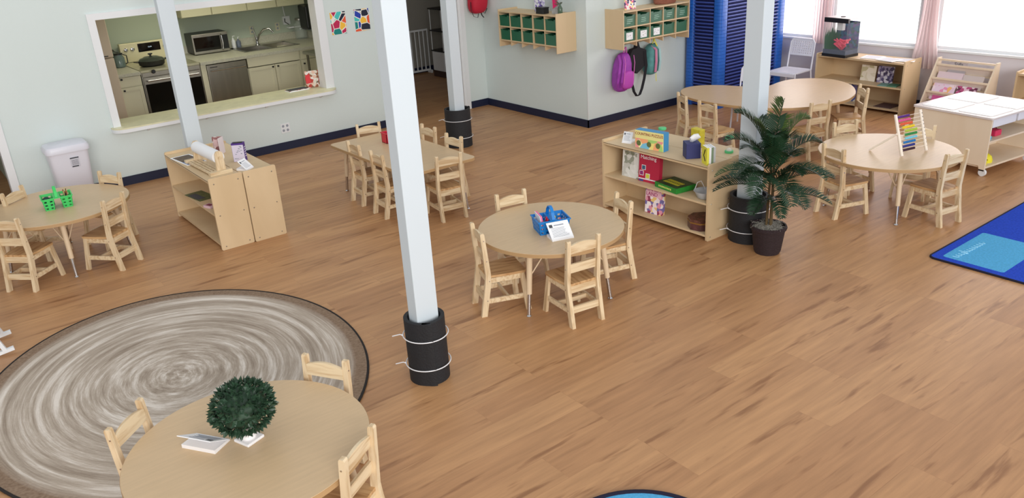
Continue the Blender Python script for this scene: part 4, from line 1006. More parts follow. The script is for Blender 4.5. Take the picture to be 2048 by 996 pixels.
MB().lathe([(.035, 0), (.032, .012), (.022, .02), (.02, .06)], 16).obj('base', M_CHROME, t, smooth=True)
MB().tube([(0, 0, .05), (.03, -.03, .14), (.09, -.08, .215), (.16, -.13, .225), (.20, -.16, .17)], .014, 10).obj('spout', M_CHROME, t, smooth=True)
MB().tube([(0, 0, .05), (-.015, 0, .15), (-.035, 0, .27)], .014, 10, .7).obj('lever', M_CHROME, t, smooth=True)
# microwave
t = thing('microwave', 'black and stainless microwave on the counter', 'microwave', (3.70, 11.85, ZT), R(-2))
MB().box(-.245, .245, -.16, .19, .012, .275, bev=.005).obj('case', M_BLACK, t)
fd = MB().box(-.245, .245, -.185, -.162, .012, .275, bev=.004).obj('front', M_STEEL, t)
MB().box(-.228, .13, -.188, -.184, .048, .235).obj('window', M_BLKGL, fd); MB().box(.165, .238, -.188, -.184, .045, .235).obj('keypad', M_BLACK, fd)
MB().tube([(.148, -.185, .245), (.148, -.215, .23), (.152, -.22, .14), (.148, -.215, .05), (.148, -.185, .035)], .010, 8).obj('handle', M_CHROME, fd, smooth=True)
for x in (-.2, .2): MB().box(x-.015, x+.015, -.15, .15, 0, .012).obj('foot', M_BLACK, t)
# bottles
q = thing('soap_bottle', 'white pump bottle between microwave and sink', 'bottle', (4.085, 11.90, ZT)); MB().lathe([(.028, 0), (.03, .01), (.03, .10), (.012, .125), (.012, .14)], 18).obj('bottle_body', M_WHITE, q, smooth=True); MB().tube([(0, 0, .14), (0, 0, .165), (.03, 0, .165)], .006, 8).obj('pump', M_WHITE, q)
q = thing('soap_bottle', 'clear grey soap bottle next to the white bottle by the sink', 'bottle', (4.17, 11.94, ZT)); MB().lathe([(.032, 0), (.034, .01), (.034, .08), (.012, .10), (.012, .115)], 18).obj('bottle_body', mat('grey_clear', (120, 130, 150), .2, alpha=.7), q, smooth=True); MB().tube([(0, 0, .115), (0, 0, .14), (.025, 0, .14)], .006, 8).obj('pump', M_WHITE, q)
# wall things
outlet('wall_outlet', 4.44, YK, 1.12, 'outlet plate on the kitchen back wall left of the faucet', False, M_CAB); outlet('wall_outlet', 4.84, YK, 1.125, 'outlet plate on the kitchen back wall right of the faucet', False, M_CAB)
t = thing('electrical_box', 'white surface box with conduit on the kitchen back wall', 'electrical box', (4.985, YK, 1.20)); MB().box(-.055, .055, -.04, 0, -.06, .06, bev=.003).obj('box_body', M_WHITE, t); MB().tube([(-.01, -.02, .06), (-.03, -.02, .30)], .008, 8).obj('conduit', M_WHITE, t); MB().tube([(-.03, -.045, .03), (-.04, -.06, -.02), (.02, -.05, -.06)], .006, 6).obj('cord', M_BLACK, t)
tag(MB().box(4.98, 5.20, YK-.10, YK, 1.085, 1.105, bev=.003).obj('wall_ledge', M_WHITE), 'short white wall ledge under the electrical box', 'wall ledge')
q = thing('glass_jug', 'tall clear glass jar with silver lid in the counter corner', 'jar', (5.13, 11.90, ZT)); MB().lathe([(.085, 0), (.09, .01), (.09, .20), (.06, .25), (.06, .27)], 24).obj('jar_body', mat('pale_glass', (190, 200, 195), .1, alpha=.35), q, smooth=True); MB().lathe([(.066, .27), (.066, .295), (.03, .30)], 24).obj('lid', M_STEEL, q, smooth=True)
t = thing('towel_dispenser', 'black towel dispenser on the kitchen right wall', 'dispenser', (5.26, 11.58, 1.10)); MB().box(-.21, 0, -.13, .13, 0, .33, bev=.02).obj('cover', M_BLACK, t); MB().box(-.19, -.02, -.12, .12, -.015, 0).obj('slot', M_LINE, t)
# upper cabinets
YU = YK-.38
for i, (a, b2) in enumerate(((3.37, 3.78), (3.785, 4.28), (4.285, 4.72), (4.725, 5.15))):
    t = thing('upper_cabinet', 'cream upper kitchen cabinet, %s from the left' % ['first', 'second', 'third', 'fourth'][i], 'cabinet', (0, 0, 0), 0, 'cream upper kitchen cabinets')
    MB().box(a, b2, YU, YK-.002, 1.435, 2.15).obj('body', M_CAB, t); MB().box(a+.004, b2-.004, YU-.018, YU-.001, 1.44, 2.14, bev=.002).obj('door', M_CAB, t)
# small work table at the right with steel top
t = thing('work_table', 'grey-topped work table with metal legs at the right of the kitchen', 'table', (4.93, 10.42, 0))
MB().prism(rrect(-.36, .32, -.28, .28, .05), .885, .915).obj('tabletop', mat('grey_worktop', (112, 112, 100), .35), t)
for x, y in ((-.30, .22), (.27, .22), (-.24, -.22), (.27, -.22)): MB().tube([(x, y, 0), (x, y, .885)], .016, 10).obj('leg', mat('dull_metal', (110, 105, 90), .4, metal=.7), t)

# ================================================================ hallway things
t = thing('safety_gate', 'white barred safety gate standing in the dark hallway', 'gate', (7.25, 12.22, 0))
MB().box(-.30, .30, -.015, .015, .04, .07).obj('bottom_rail', M_WHITE, t); MB().box(-.30, .30, -.015, .015, .72, .75).obj('top_rail', M_WHITE, t)
for i in range(8): MB().box(-.30+i*.0836, -.285+i*.0836, -.01, .01, .07, .72).obj('bar', M_WHITE, t)
MB().box(-.31, -.28, -.06, .06, 0, .05).obj('foot', M_WHITE, t); MB().box(.28, .31, -.06, .06, 0, .05).obj('foot', M_WHITE, t)
t = thing('storage_cart', 'white cart with dark trays at the end of the hallway', 'cart', (7.62, 11.70, 0))
MB().box(-.22, .22, -.18, .18, .10, .42, bev=.01).obj('drawer_box', M_WHITE, t); MB().box(-.22, .22, -.18, .18, 0, .10).obj('plinth', mat('brown_plinth', (70, 48, 40), .7), t)
for z in (.42, .75, 1.10): MB().box(-.23, .23, -.19, .19, z, z+.02).obj('tray', M_BLACK, t)
for x in (-.21, .21):
    for y in (-.17, .17): MB().tube([(x, y, .44), (x, y, 1.10)], .008, 8).obj('post', M_WHITE, t)

# ================================================================ cots
t = None; NC = 44; pitch_ = .043
proto = thing('sleeping_cot', '', 'cot', (8.35, 6.62, .0), 0, 'blue stackable sleeping cots in a tall stack')
cl, cw = 1.36, .56
for (x, y) in ((0, 0), (cl-.16, 0), (0, cw-.13), (cl-.16, cw-.13)):
    m = MB().prism(rrect(x, x+.16, y, y+.13, .045, 4), .001, pitch_-.001); m.obj('corner_leg', M_COT, proto, smooth=True)
for b_ in ((.155, cl-.155, .012, .032), (.155, cl-.155, cw-.032, cw-.012)): MB().box(*b_, .020, .038, bev=.004).obj('rail', M_COTD, proto)
for b_ in ((.012, .032, .125, cw-.125), (cl-.032, cl-.012, .125, cw-.125)): MB().box(*b_, .020, .038, bev=.004).obj('rail', M_COTD, proto)
MB().box(.034, cl-.034, .034, cw-.034, .003, pitch_-.003).obj('fabric_shade_block', M_COTF, proto)  # fabric thickened to a dark block that stands in for shade between cots
proto['label'] = 'blue stackable sleeping cot, bottom one of the tall stack'
for i in range(1, NC):
    dup(proto, (8.35, 6.62, i*pitch_), 0, 'blue stackable sleeping cot within the tall stack' if i < NC-1 else 'blue stackable sleeping cot on top of the tall stack')

# ================================================================ white perforated chairs
def white_chair(x, y, rz, label, k=1):
    t = thing('white_chair', label, 'chair', (x, y, 0), rz, 'white adult chairs'); t.scale = (k, k, k)
    m = M_BIN
    s_ = MB(); s_.prism(rrect(-.21, .21, -.20, .21, .06), .44, .455); s_.obj('seat', m, t)
    MB().prism([(.20, .455), (.225, .445), (.225, .40), (.215, .40), (.212, .44), (.19, .44)], -.19, .19, YZ).obj('seat_lip', m, t)
    # perforated back panel
    b = MB(); mt = frame((0, -.21, .46), (1, 0, 0), (0, -.16, 1)); nx, nz_ = 9, 6
    xs = [-.17]; 
    for i in range(nx): xs += [-.15+i*.30/nx+.010, -.15+(i+1)*.30/nx-.008]
    xs.append(.17); zs = [.16]
    for i in range(nz_): zs += [.18+i*.030+.008, .18+(i+1)*.030-.006]
    zs.append(.375)
    for a in range(len(xs)-1):
        for c in range(len(zs)-1):
            if a % 2 == 1 and c % 2 == 1: continue
            b.box(xs[a], xs[a+1], zs[c], zs[c+1], -.006, .006, mt)
    b.obj('backrest', m, t)
    fr_ = MB(); fr_.tube([mt @ Vector(p) for p in ((-.185, -.02, 0), (-.185, .18, 0), (-.18, .34, 0), (-.15, .385, 0), (.15, .385, 0), (.18, .34, 0), (.185, .18, 0), (.185, -.02, 0))], .012, 10); fr_.obj('back_frame', m, t, smooth=True)
    for x, y, ox, oy in ((-.19, .19, -.02, .03), (.19, .19, .02, .03), (-.19, -.19, -.02, -.06), (.19, -.19, .02, -.06)):
        MB().tube([(x, y, .445), (x+ox, y+oy, 0)], .013, 10).obj('leg', m, t, smooth=True)
white_chair(9.22, 6.16, R(92), 'white plastic chair with perforated back standing by the first window', .93)
white_chair(7.90, 5.80, R(115), 'low white plastic chair at the kidney table, mostly hidden behind the column', .80)
# white rocker at the left edge
t = thing('rocking_chair', 'white rocking chair, only its runner tip showing at the left edge', 'rocking chair', (-.175, 5.97, 0), R(-4))
for y in (-.13, .16):
    MB().ribbon([(-.36, y, .08), (-.2, y, .025), (0, y, .012), (.2, y, .014), (.36, y, .035)], .028, .022, (0, 1, 0)).obj('runner', M_WHITE, t)
    MB().bar((.31, y, .03), (.16, y, .50), .034, .024).obj('arm_post', M_WHITE, t)
    MB().bar((-.20, y, .03), (-.26, y, .70), .03, .022).obj('back_post', M_WHITE, t)
    MB().bar((-.25, y, .44), (.19, y, .44), .03, .022).obj('armrest', M_WHITE, t)
MB().box(-.22, .16, -.15, .18, .24, .26).obj('seat', M_WHITE, t); MB().box(.27, .29, -.12, .15, .07, .11).obj('stretcher', M_WHITE, t)
for y in (-.07, .0, .08): MB().bar((-.225, y, .26), (-.255, y, .66), .02, .012).obj('back_slat', M_WHITE, t)

# ================================================================ on the window shelf : fish tank, papers, books
ZS = .61
t = thing('fish_tank', 'tall glass fish tank with black hood and pink coral on the window shelf', 'fish tank', (9.50, 5.66, ZS), R(-5))
hx, hy, hh = .13, .17, .47
MB().box(-hx, hx, -hy, hy, 0, .035, bev=.003).obj('base', M_BLACK, t)
gb = MB()
for b_ in ((-hx, -hx+.005, -hy, hy), (hx-.005, hx, -hy, hy), (-hx, hx, -hy, -hy+.005), (-hx, hx, hy-.005, hy)): gb.box(*b_, .035, hh-.05)
gb.obj('glass_walls', M_GLASS, t)
hd = MB().box(-hx-.002, -hx+.03, -hy-.002, hy+.002, hh-.055, hh, bev=.002).obj('hood', M_BLACK, t)
MB().box(-hx+.03, hx, -hy, hy, hh-.02, hh, bev=.003).obj('lid', mat('pale_lid', (230, 215, 215), .4), t); MB().lathe([(.03, hh), (.028, hh+.008), (.01, hh+.01)], 20).obj('feed_hatch', M_BLACK, t)
MB().box(-hx+.008, hx-.008, -hy+.008, hy-.008, .035, .085).obj('gravel', mat('blue_gravel', (62, 66, 96), .8, var=.5, vscale=90), t)
MB().box(hx-.012, hx-.006, -hy+.01, hy-.01, .085, .415).obj('backdrop', voronoi_mat('reef_backdrop', [(30, 50, 120), (60, 40, 110), (30, 90, 130), (90, 60, 140), (20, 60, 70)], 30, 0), t)
MB().box(-.02, .03, -.02, .06, .31, .40).obj('filter_box', M_WHITE, t)
m = MB(); rnd = random.Random(9)
for i in range(90):
    y = rnd.uniform(.05, .155); x = rnd.uniform(-.11, .06); p = Vector((x, y, .08)); hgt = rnd.uniform(.16, .28); s_ = Vector((.005, .012, 0)); q = p+Vector((rnd.uniform(-.01, .01), rnd.uniform(-.02, .02), hgt)); mid = p.lerp(q, .5)+Vector((0, .01, 0)); m._add([p-s_, p+s_, mid+s_, q, mid-s_], [(0, 1, 2, 4), (4, 2, 3)])
m.obj('water_plants', mat('aquatic_green', (40, 110, 50), .5), t)
m = MB()
for i in range(34): m.tube([(-.06, -.06, .085), (-.06+rnd.uniform(-.05, .04), -.06+rnd.uniform(-.07, .08), .13+rnd.uniform(0, .04)), (-.06+rnd.uniform(-.05, .05), -.06+rnd.uniform(-.09, .10), .15+rnd.uniform(0, .07))], .009, 6)
m.obj('coral', mat('pink_coral', (235, 70, 105), .5), t)
for i, (x, y, a, lb) in enumerate(((9.56, 5.25, 8, 'stack of white papers nearest the fish tank'), (9.52, 5.02, -12, 'grey-printed papers in the middle of the window shelf top'), (9.58, 4.87, 20, 'loose white sheet at the right end of the window shelf'))):
    q = thing('paper_sheets', lb, 'paper', (x, y, ZS+.001*(i+1)*2), R(a), 'papers on the window shelf'); MB().box(-.10, .10, -.12, .12, 0, .010-.003*i).obj('sheet', M_PAPER, q)
    MB().box(-.08, .08, -.09, .09, .010-.003*i, .0105-.003*i).obj('printed_area', mat('faint_print', (205, 208, 215), .7), q)
def book(loc, rz, w, h, th, m, label, lean=8, fr=None, title=None, tm=None, ts=.03, name='picture_book', cat='book'):
    """standing book facing local -x"""
    t = thing(name, label, cat, loc, rz); rm = Matrix.Rotation(R(lean), 4, 'Y')
    MB().box(0, th, -w/2, w/2, 0, h, rm).obj('cover', m, t)
    if title:
        text(title, ts, rm @ frame((-.0008, 0, h*.86), (0, -1, 0), (0, 0, 1)), tm or M_LINE, t)
    if fr: fr(t, rm)
    return t
ZM = .317
bkA = voronoi_mat('cream_cover', [(235, 225, 205), (238, 228, 210), (225, 214, 190), (200, 190, 150)], 18, 0)
bkB = voronoi_mat('purple_cover', [(90, 80, 120), (210, 205, 215), (70, 60, 90), (150, 140, 165)], 35, 0)
bkC = voronoi_mat('blue_flower_cover', [(70, 80, 150), (210, 205, 190), (60, 70, 130), (120, 110, 160)], 25, 0)
book((9.60, 5.32, ZM), 0, .19, .19, .012, bkA, 'square cream picture book standing on the middle window shelf')
book((9.60, 5.10, ZM), 0, .20, .20, .02, bkB, 'purple picture book standing next to the cream one')
book((9.55, 5.55, .051), 0, .24, .22, .02, bkC, 'blue patterned book standing on the bottom window shelf')
o = thing('open_book', 'green open book lying on the middle window shelf', 'book', (9.50, 4.98, ZM), R(10)); MB().box(-.08, .08, -.11, .0, 0, .01).obj('page_block', mat('green_page', (80, 130, 105), .7), o); MB().box(-.08, .08, .001, .11, 0, .008).obj('page_block', mat('teal_page', (120, 160, 150), .7), o)
tag(MB().box(9.45, 9.70, 4.90, 5.12, .051, .056).obj('dark_mat', mat('dark_brown_card', (96, 72, 70), .8)), 'dark brown sheet lying on the bottom window shelf', 'card')

# ================================================================ curtains
def curtain(y0, y1, z0, z1, label, pinch):
    m = MB(); nx = 60; nz_ = 14; v = []; th = .006
    for side in (0, 1):
        for j in range(nz_+1):
            vz = j/nz_; z = z1+(z0-z1)*vz
            w_ = 1-pinch*math.sin(PI*min(1, max(0, (vz-.1)/.9)))*.6
            for i in range(nx+1):
                u = i/nx; yc = (y0+y1)/2; y = yc+(u-.5)*(y1-y0)*w_
                x = XW-.09+.022*math.sin(u*2*PI*6)*(.5+.5*w_)+.008*math.sin(u*31+vz*3)+side*th; v.append((x, y, z))
    k = (nx+1)*(nz_+1); f = []
    for s_ in (0, 1):
        for j in range(nz_):
            for i in range(nx):
                a = s_*k+j*(nx+1)+i; q = (a, a+1, a+nx+2, a+nx+1); f.append(q if s_ else q[::-1])
    m._add(v, f); o = m.obj('sheer_curtain', M_SHEER, None, smooth=True); tag(o, label, 'curtain', None); return o
curtain(6.02, 6.26, .68, 2.4, 'white sheer curtain between the two left windows', 0)
curtain(4.58, 4.92, .50, 2.4, 'white sheer curtain above the book rack', .8)
curtain(6.95, 7.14, .70, 2.4, 'white sheer curtain in the corner behind the blue cots', 0)

# ================================================================ book display rack
t = thing('book_rack', 'wooden tiered book rack with pink books below the right window', 'book rack', (9.55, 4.22, 0), R(-3))
W2 = .33
for s_ in (-1, 1):
    y = s_*W2
    MB().prism([(-.20, 0), (.22, 0), (.22, .66), (.15, .66)], y-.009, y+.009, Matrix(((1, 0, 0, 0), (0, 0, 1, 0), (0, 1, 0, 0), (0, 0, 0, 1)))).obj('side_panel', M_BIRCH, t)
for k in range(4):
    z = .60-.145*k; x = .125-.078*k
    MB().box(x-.012, x+.006, -W2+.01, W2-.01, z-.02, z+.0).obj('front_bar', M_BIRCH, t)
    MB().bar((x+.05, 0, z-.10), (x+.006, 0, z-.005), 2*W2-.03, .003, (1, 0, 0)).obj('canvas_pocket', mat('pocket_canvas', (226, 212, 202), .9), t)
    MB().box(x+.03, x+.05, -W2+.01, W2-.01, z-.115, z-.10).obj('pocket_rail', M_BIRCH, t)
MB().box(.15, .17, -W2+.01, W2-.01, .63, .65).obj('top_bar', M_BIRCH, t)
PB = voronoi_mat('pink_pattern_cover', [(235, 205, 225), (245, 225, 235), (235, 150, 190), (250, 190, 120), (238, 215, 235)], 20, 0)
def rb(k, y, w, h, m, label):
    z = .60-.145*k-.10; x = .125-.078*k+.02; p = t.matrix_world
    rot = Matrix.Rotation(R(24), 4, 'Y'); base_ = Matrix.Translation((9.55, 4.22, 0)) @ Matrix.Rotation(R(-3), 4, 'Z')
    o = thing('picture_book', label, 'book', (0, 0, 0)); o.matrix_world = base_ @ Matrix.Translation((x, y, z)) @ rot
    MB().box(-.004, .004, -w/2, w/2, 0, h).obj('cover', m, o); MB().box(.0042, .007, -w/2+.003, w/2-.003, .003, h-.003).obj('pages', M_PAPER, o)
    return o
rb(0, .10, .20, .14, mat('grey_title_cover', (176, 168, 172), .7), 'grey book with scribbled title in the top pocket of the rack')
o = [x for x in bpy.data.objects if x.get('label', '').startswith('grey book with scribbled')][0]
text('Sofia', .055, frame((-.0048, 0, .105), (0, -1, 0), (0, 0, 1)), M_LINE, o)
rb(1, .14, .30, .17, mat('pale_cover', (222, 200, 206), .7), 'pale pink book in the second pocket of the rack')
rb(1, -.12, .24, .16, mat('beige_cover', (205, 190, 186), .7), 'beige book at the right of the second pocket of the rack')
rb(2, .16, .26, .19, PB, 'pink book with orange picture at the left of the third pocket')
rb(2, -.10, .22, .19, voronoi_mat('dark_pink_pattern', [(110, 50, 80), (235, 200, 215), (190, 80, 130), (240, 225, 230)], 34, 0), 'book with dark pink figures at the right of the third pocket')
rb(3, .12, .26, .235, mat('hot_pink_cover', (222, 96, 164), .6), 'solid pink book standing in the lower pocket of the rack')

# ================================================================ sensory / sand table
t = thing('play_table', 'maple rolling play table with white lidded panels on top', 'play table', (7.69, 3.04, 0), R(-7))
LX, LY = .84, .757; z0 = .075; zt = .56
MB().prism(rrect(-.015, LX+.015, -.015, LY+.015, .02, 3), zt-.018, zt).obj('tabletop', mat('white_tabletop', (214, 204, 200), .3), t)
wl = mat('white_panel', (248, 247, 246), .3)
for i in range(2):
    for j in range(2):
        x = .04+i*.40; y = .035+j*.365
        pn = MB().prism(rrect(x, x+.36, y, y+.32, .02, 3), zt, zt+.006).obj('lid_panel', wl, t)
        MB().prism(rrect(x+.03, x+.33, y+.03, y+.29, .015, 3), zt+.006, zt+.009).obj('panel_inset', mat('bright_white', (252, 252, 252), .25), pn)
# body: solid left and right ends, shelves between
MB().prism([(0, z0), (.05, z0), (.06, z0+.03), (LY-.06, z0+.03), (LY-.05, z0), (LY, z0), (LY, zt-.018), (0, zt-.018)], 0, .018, YZ).obj('end_panel', M_BIRCH, t)
MB().prism([(0, z0), (.05, z0), (.06, z0+.03), (LY-.06, z0+.03), (LY-.05, z0), (LY, z0), (LY, zt-.018), (0, zt-.018)], LX-.018, LX, YZ).obj('end_panel', M_BIRCH, t)
MB().box(.018, LX-.018, .0, LY, z0+.01, z0+.028).obj('bottom_shelf', M_BIRCH, t)
MB().box(.018, LX-.018, .01, LY-.01, .32, .335).obj('middle_shelf', M_BIRCH, t)
MB().box(.018, LX-.018, LY/2-.006, LY/2+.006, z0+.028, zt-.1).obj('divider_panel', M_BIRCH, t)
for i in range(2): MB().box(.035+i*.40, .40+i*.40, .004, .33, zt-.10, zt-.024, bev=.006).obj('tray', mat('frosted_tray', (226, 226, 232), .4), t)
for x in (.05, LX-.06):
    for y in (.05, LY-.06):
        c = MB(); c.lathe([(.034, -.012), (.034, .012)], 20, Matrix.Translation((x, y-.012, .034)) @ Matrix.Rotation(PI/2, 4, 'Y')); o = c.obj('caster', M_WHITE, t)
        MB().box(x-.018, x+.018, y-.03, y+.02, .05, z0+.005, bev=.003).obj('caster_bracket', M_BLACK, o)
bm_ = Matrix.Translation((7.69, 3.04, 0)) @ Matrix.Rotation(R(-7), 4, 'Z')
def on_play(x, y, z): return tuple(bm_ @ Vector((x, y, z)))
q = thing('yellow_funnel', 'yellow upturned funnel on the bottom shelf of the play table', 'funnel', on_play(.17, .10, z0+.028)); MB().lathe([(.062, 0), (.064, .02), (.052, .055), (.02, .078)], 24).obj('cone', M_YEL, q, smooth=True); MB().tube([(0, 0, .07), (.01, 0, .10), (.022, 0, .125)], .013, 10, .8).obj('spout', M_YEL, q, smooth=True)
q = thing('yellow_cup', 'small yellow cup at the front corner of the bottom shelf', 'cup', on_play(.075, .06, z0+.028)); MB().lathe([(.03, 0), (.038, .045), (.034, .045), (.026, .004)], 20).obj('cup_body', M_YEL, q, smooth=True)
q = thing('blue_toy_dish', 'light blue toy dish on the middle shelf of the play table', 'toy', on_play(.09, .09, .335)); MB().lathe([(.05, 0), (.055, .02), (.035, .05), (.012, .065)], 22).obj('dish', M_LBLUE, q, smooth=True)
q = thing('toy_basket', 'pink toy basket on the middle shelf of the play table', 'toy', on_play(.27, .12, .335), R(-7)); MB().box(-.05, .05, -.05, .05, 0, .055, bev=.008).obj('basket_body', mat('hot_pink_plastic', (214, 50, 90), .5), q); MB().tube([(-.05, 0, .05), (0, 0, .085), (.05, 0, .05)], .004, 8).obj('handle', M_BLACK, q)

# ================================================================ abacus
t = thing('abacus', 'wooden abacus with rows of rainbow beads on the right round table', 'abacus')
bl = Vector((6.315, 3.13, TZ)); br = Vector((6.59, 3.07, TZ)); ax = (br-bl).normalized(); bkd = Vector((-ax.y, ax.x, 0)); upd = (Vector((0, 0, 1))*.95+bkd*.30-ax*.02).normalized(); Hh = .345
wh = mat('pale_beech', (238, 226, 212), .5)
for p, nm in ((bl, 'side_post'), (br, 'side_post')): MB().tube([p+Vector((0, 0, .008)), p+upd*Hh], .0125, 14).obj(nm, wh, t, smooth=True)
MB().bar(bl+upd*.19-ax*.012, bl+upd*.19-ax*.05+bkd*.22-Vector((0, 0, .175)), .022, .012).obj('rear_strut', wh, t)
MB().bar(br+upd*.19+ax*.012, br+upd*.19+ax*.02+bkd*.22-Vector((0, 0, .175)), .022, .012).obj('rear_strut', wh, t)
W_ = (br-bl).length
cols = [(88, 36, 130), (220, 90, 150), (225, 96, 56), (232, 208, 40), (176, 200, 70), (44, 140, 70), (130, 205, 225), (34, 120, 190), (44, 52, 140), (60, 26, 48)]
off = [.02, .04, .10, .17, .27, .24, .22, .12, .07, .05]
for r_ in range(10):
    zz = Hh-.025-r_*.030; a = bl+upd*zz; b2 = br+upd*zz
    MB().tube([a, b2], .0018, 6).obj('rod', wh, t)
    MB().ball(b2-Vector(bkd)*.0125, .004, 6).obj('rod_end', M_BLACK, t)
    mm = mat('bead_%d' % r_, cols[r_], .3); proto_b = None
    for i in range(10):
        p = a+ax*(.018+off[r_]*W_*.9+i*.0133)
        if proto_b is None:
            m = MB(); m.lathe([(.005, -.0060), (.0105, -.003), (.0105, .003), (.005, .0060)], 12, Vector((0, 0, 1)).rotation_difference(ax).to_matrix().to_4x4())
            proto_b = m.obj('bead', mm, t, tuple(p), smooth=True)
        else:
            c = proto_b.copy(); COL.objects.link(c); c.parent = t; c.location = p

# ================================================================ things on the left double shelf
q = thing('picture_mat', 'laminated landscape print lying on the left shelf top', 'print', (1.945, 7.42, .6105), R(6)); MB().box(-.09, .09, -.19, .19, 0, .003).obj('sheet', M_PAPER, q)
MB().box(-.075, .075, -.08, .17, .003, .0036).obj('dark_ground', mat('brown_ground', (96, 78, 66), .5, var=.4, vscale=20), q); MB().box(-.078, .078, -.17, -.06, .003, .0038).obj('sky_blue', mat('print_blue', (70, 104, 160), .5), q)
t = thing('paper_roll_holder', 'wooden tabletop holder with a white paper roll on the left shelf', 'paper roll holder', (1.985, 7.03, .61), R(2))
for x in (-.085, -.055, -.025, .005): MB().box(x, x+.022, -.30, .27, .012, .024).obj('slat', M_PINE, t)
for y in (-.325, .25): MB().box(-.09, .10, y, y+.05, 0, .03).obj('end_bar', M_PINEX, t)
for y in (-.29, .24): MB().prism([(-.02, .02), (.06, .02), (.055, .175), (.035, .19), (.005, .19), (-.01, .17)], -y-.018, -y, XZ).obj('upright', M_PINE, t)
rl = MB().tube([(.022, -.265, .135), (.022, .235, .135)], .052, 28).obj('paper_roll', M_PAPER, t, smooth=True); MB().tube([(.022, -.31, .135), (.022, .34, .135)], .011, 12).obj('dowel', M_PINE, t, smooth=True)
t = thing('open_board_book', 'open pink board book standing on the right shelf top', 'book', (2.28, 7.42, .61), R(15))
m1 = voronoi_mat('pinkish_pages', [(220, 190, 190), (150, 100, 100), (235, 225, 220), (170, 120, 110)], 22, 0)
MB().box(0, .008, -.09, 0, 0, .15, Matrix.Rotation(R(-60), 4, 'Z')).obj('cover', mat('pinkish_white_cover', (226, 214, 216), .6), t)
for i, a in enumerate((-95, -118, -140)): MB().box(0, .006, -.09, 0, 0, .15, Matrix.Rotation(R(a), 4, 'Z')).obj('page', m1, t)
t = thing('puzzle_box', 'purple and white boxed game standing on the right shelf top', 'box', (2.275, 7.00, .61), R(56))
MB().box(-.03, .03, -.052, .052, 0, .165).obj('box_body', mat('deep_purple_card', (78, 44, 130), .5), t)
fp = MB().box(-.0322, -.0302, -.050, .050, .002, .150).obj('front_print', mat('lavender_print', (214, 206, 224), .6), t)
m = MB(); rnd = random.Random(12)
for i in range(14): y = rnd.uniform(-.04, .028); z = rnd.uniform(.02, .135); m.box(-.0335, -.0324, y, y+rnd.uniform(.008, .02), z, z+.006)
m.obj('small_drawings', M_GREYP, fp)
sp = MB()
for i in range(5): sp.box(-.016, .018, -.0535, -.0522, .04+i*.020, .048+i*.020)
sp.obj('spine_text', mat('white_print', (230, 225, 240), .6), t)
MB().box(-.022, .022, -.04, .04, .165, .168).obj('dark_top', M_BLACK, t)
t = thing('green_leaflet', 'green printed leaflet lying on the middle board of the left shelf', 'print', (1.93, 7.22, ZM), R(8)); MB().box(-.08, .08, -.15, .15, 0, .003).obj('sheet', mat('green_leaflet', (92, 102, 64), .5, var=.5, vscale=18), t); MB().box(-.07, .0, -.10, .10, .003, .0035).obj('dark_panel', M_LINE, t)
t = thing('card_pack', 'small pink and white card pack on the middle board of the left shelf', 'card pack', (1.885, 6.84, ZM), R(20)); MB().box(-.03, .03, -.045, .045, 0, .02).obj('pack', mat('pink_white_card', (214, 180, 190), .6), t); MB().box(-.02, .02, -.03, .03, .02, .021).obj('print', mat('dark_red_print', (130, 50, 70), .6), t)

# ================================================================ things on the games shelf
CPC = voronoi_mat('puzzle_art', [(240, 220, 130), (120, 190, 220), (245, 170, 120), (170, 210, 120), (245, 235, 170), (235, 150, 150)], 16, 0)
t = thing('puzzle_box', 'colourful COUNTING PUZZLES box standing on the games shelf top', 'box', (4.882, 4.53, .61), R(7))
MB().box(-.035, .035, -.145, .145, 0, .155).obj('box_body', mat('sky_blue_card', (60, 140, 190), .5), t)
fp = MB().box(-.0375, -.0352, -.143, .143, .002, .153).obj('front_print', mat('yellow_print', (236, 226, 150), .6), t)
MB().box(-.0385, -.0376, -.14, .14, .004, .085).obj('picture_panels', CPC, fp)
text('COUNTING PUZZLES', .034, frame((-.0385, .0, .125), (0, -1, 0), (0, 0, 1)), mat('red_brown_letters', (150, 50, 44), .5), fp, sx=.86)
m = MB()
for i, c in enumerate((-.105, .0, .09)): m.ball((-.039, -c, .045), .024, 10, sc=(.05, 1, 1))
m.obj('round_motifs', mat('olive_motif', (96, 110, 60), .6), fp)
t = thing('tissue_box', 'dark blue tissue box with a white tissue sticking out', 'tissue box', (4.915, 4.13, .61), R(-35))
MB().box(-.058, .058, -.058, .058, 0, .125, bev=.003).obj('box_body', M_DBLUE, t)
m = MB(); v = []; n1 = 16
for j in range(6):
    for k in range(n1):
        a = 2*PI*k/n1; r_ = (.012+.012*j if j < 3 else .04-.010*(j-3))*(1+.25*math.sin(3*a+j)); v.append((r_*math.cos(a)+.006*j, r_*math.sin(a)*.7-.004*j, .125+j*.013))
m._add(v, [(j*n1+k, j*n1+(k+1) % n1, (j+1)*n1+(k+1) % n1, (j+1)*n1+k) for j in range(5) for k in range(n1)]+[tuple(5*n1+k for k in range(n1))]); m.obj('tissue', M_PAPER, t, smooth=True)
t = thing('yellow_box', 'yellow patterned box behind the tissue box', 'box', (5.19, 4.30, .61), R(-10)); MB().box(-.03, .03, -.055, .055, 0, .15, bev=.006).obj('box_body', mat('yellow_card', (214, 196, 50), .5, var=.2, vscale=30), t); MB().box(-.0315, -.0301, -.035, .035, .02, .06).obj('label_panel', mat('beige_panel', (222, 200, 150), .6), t)
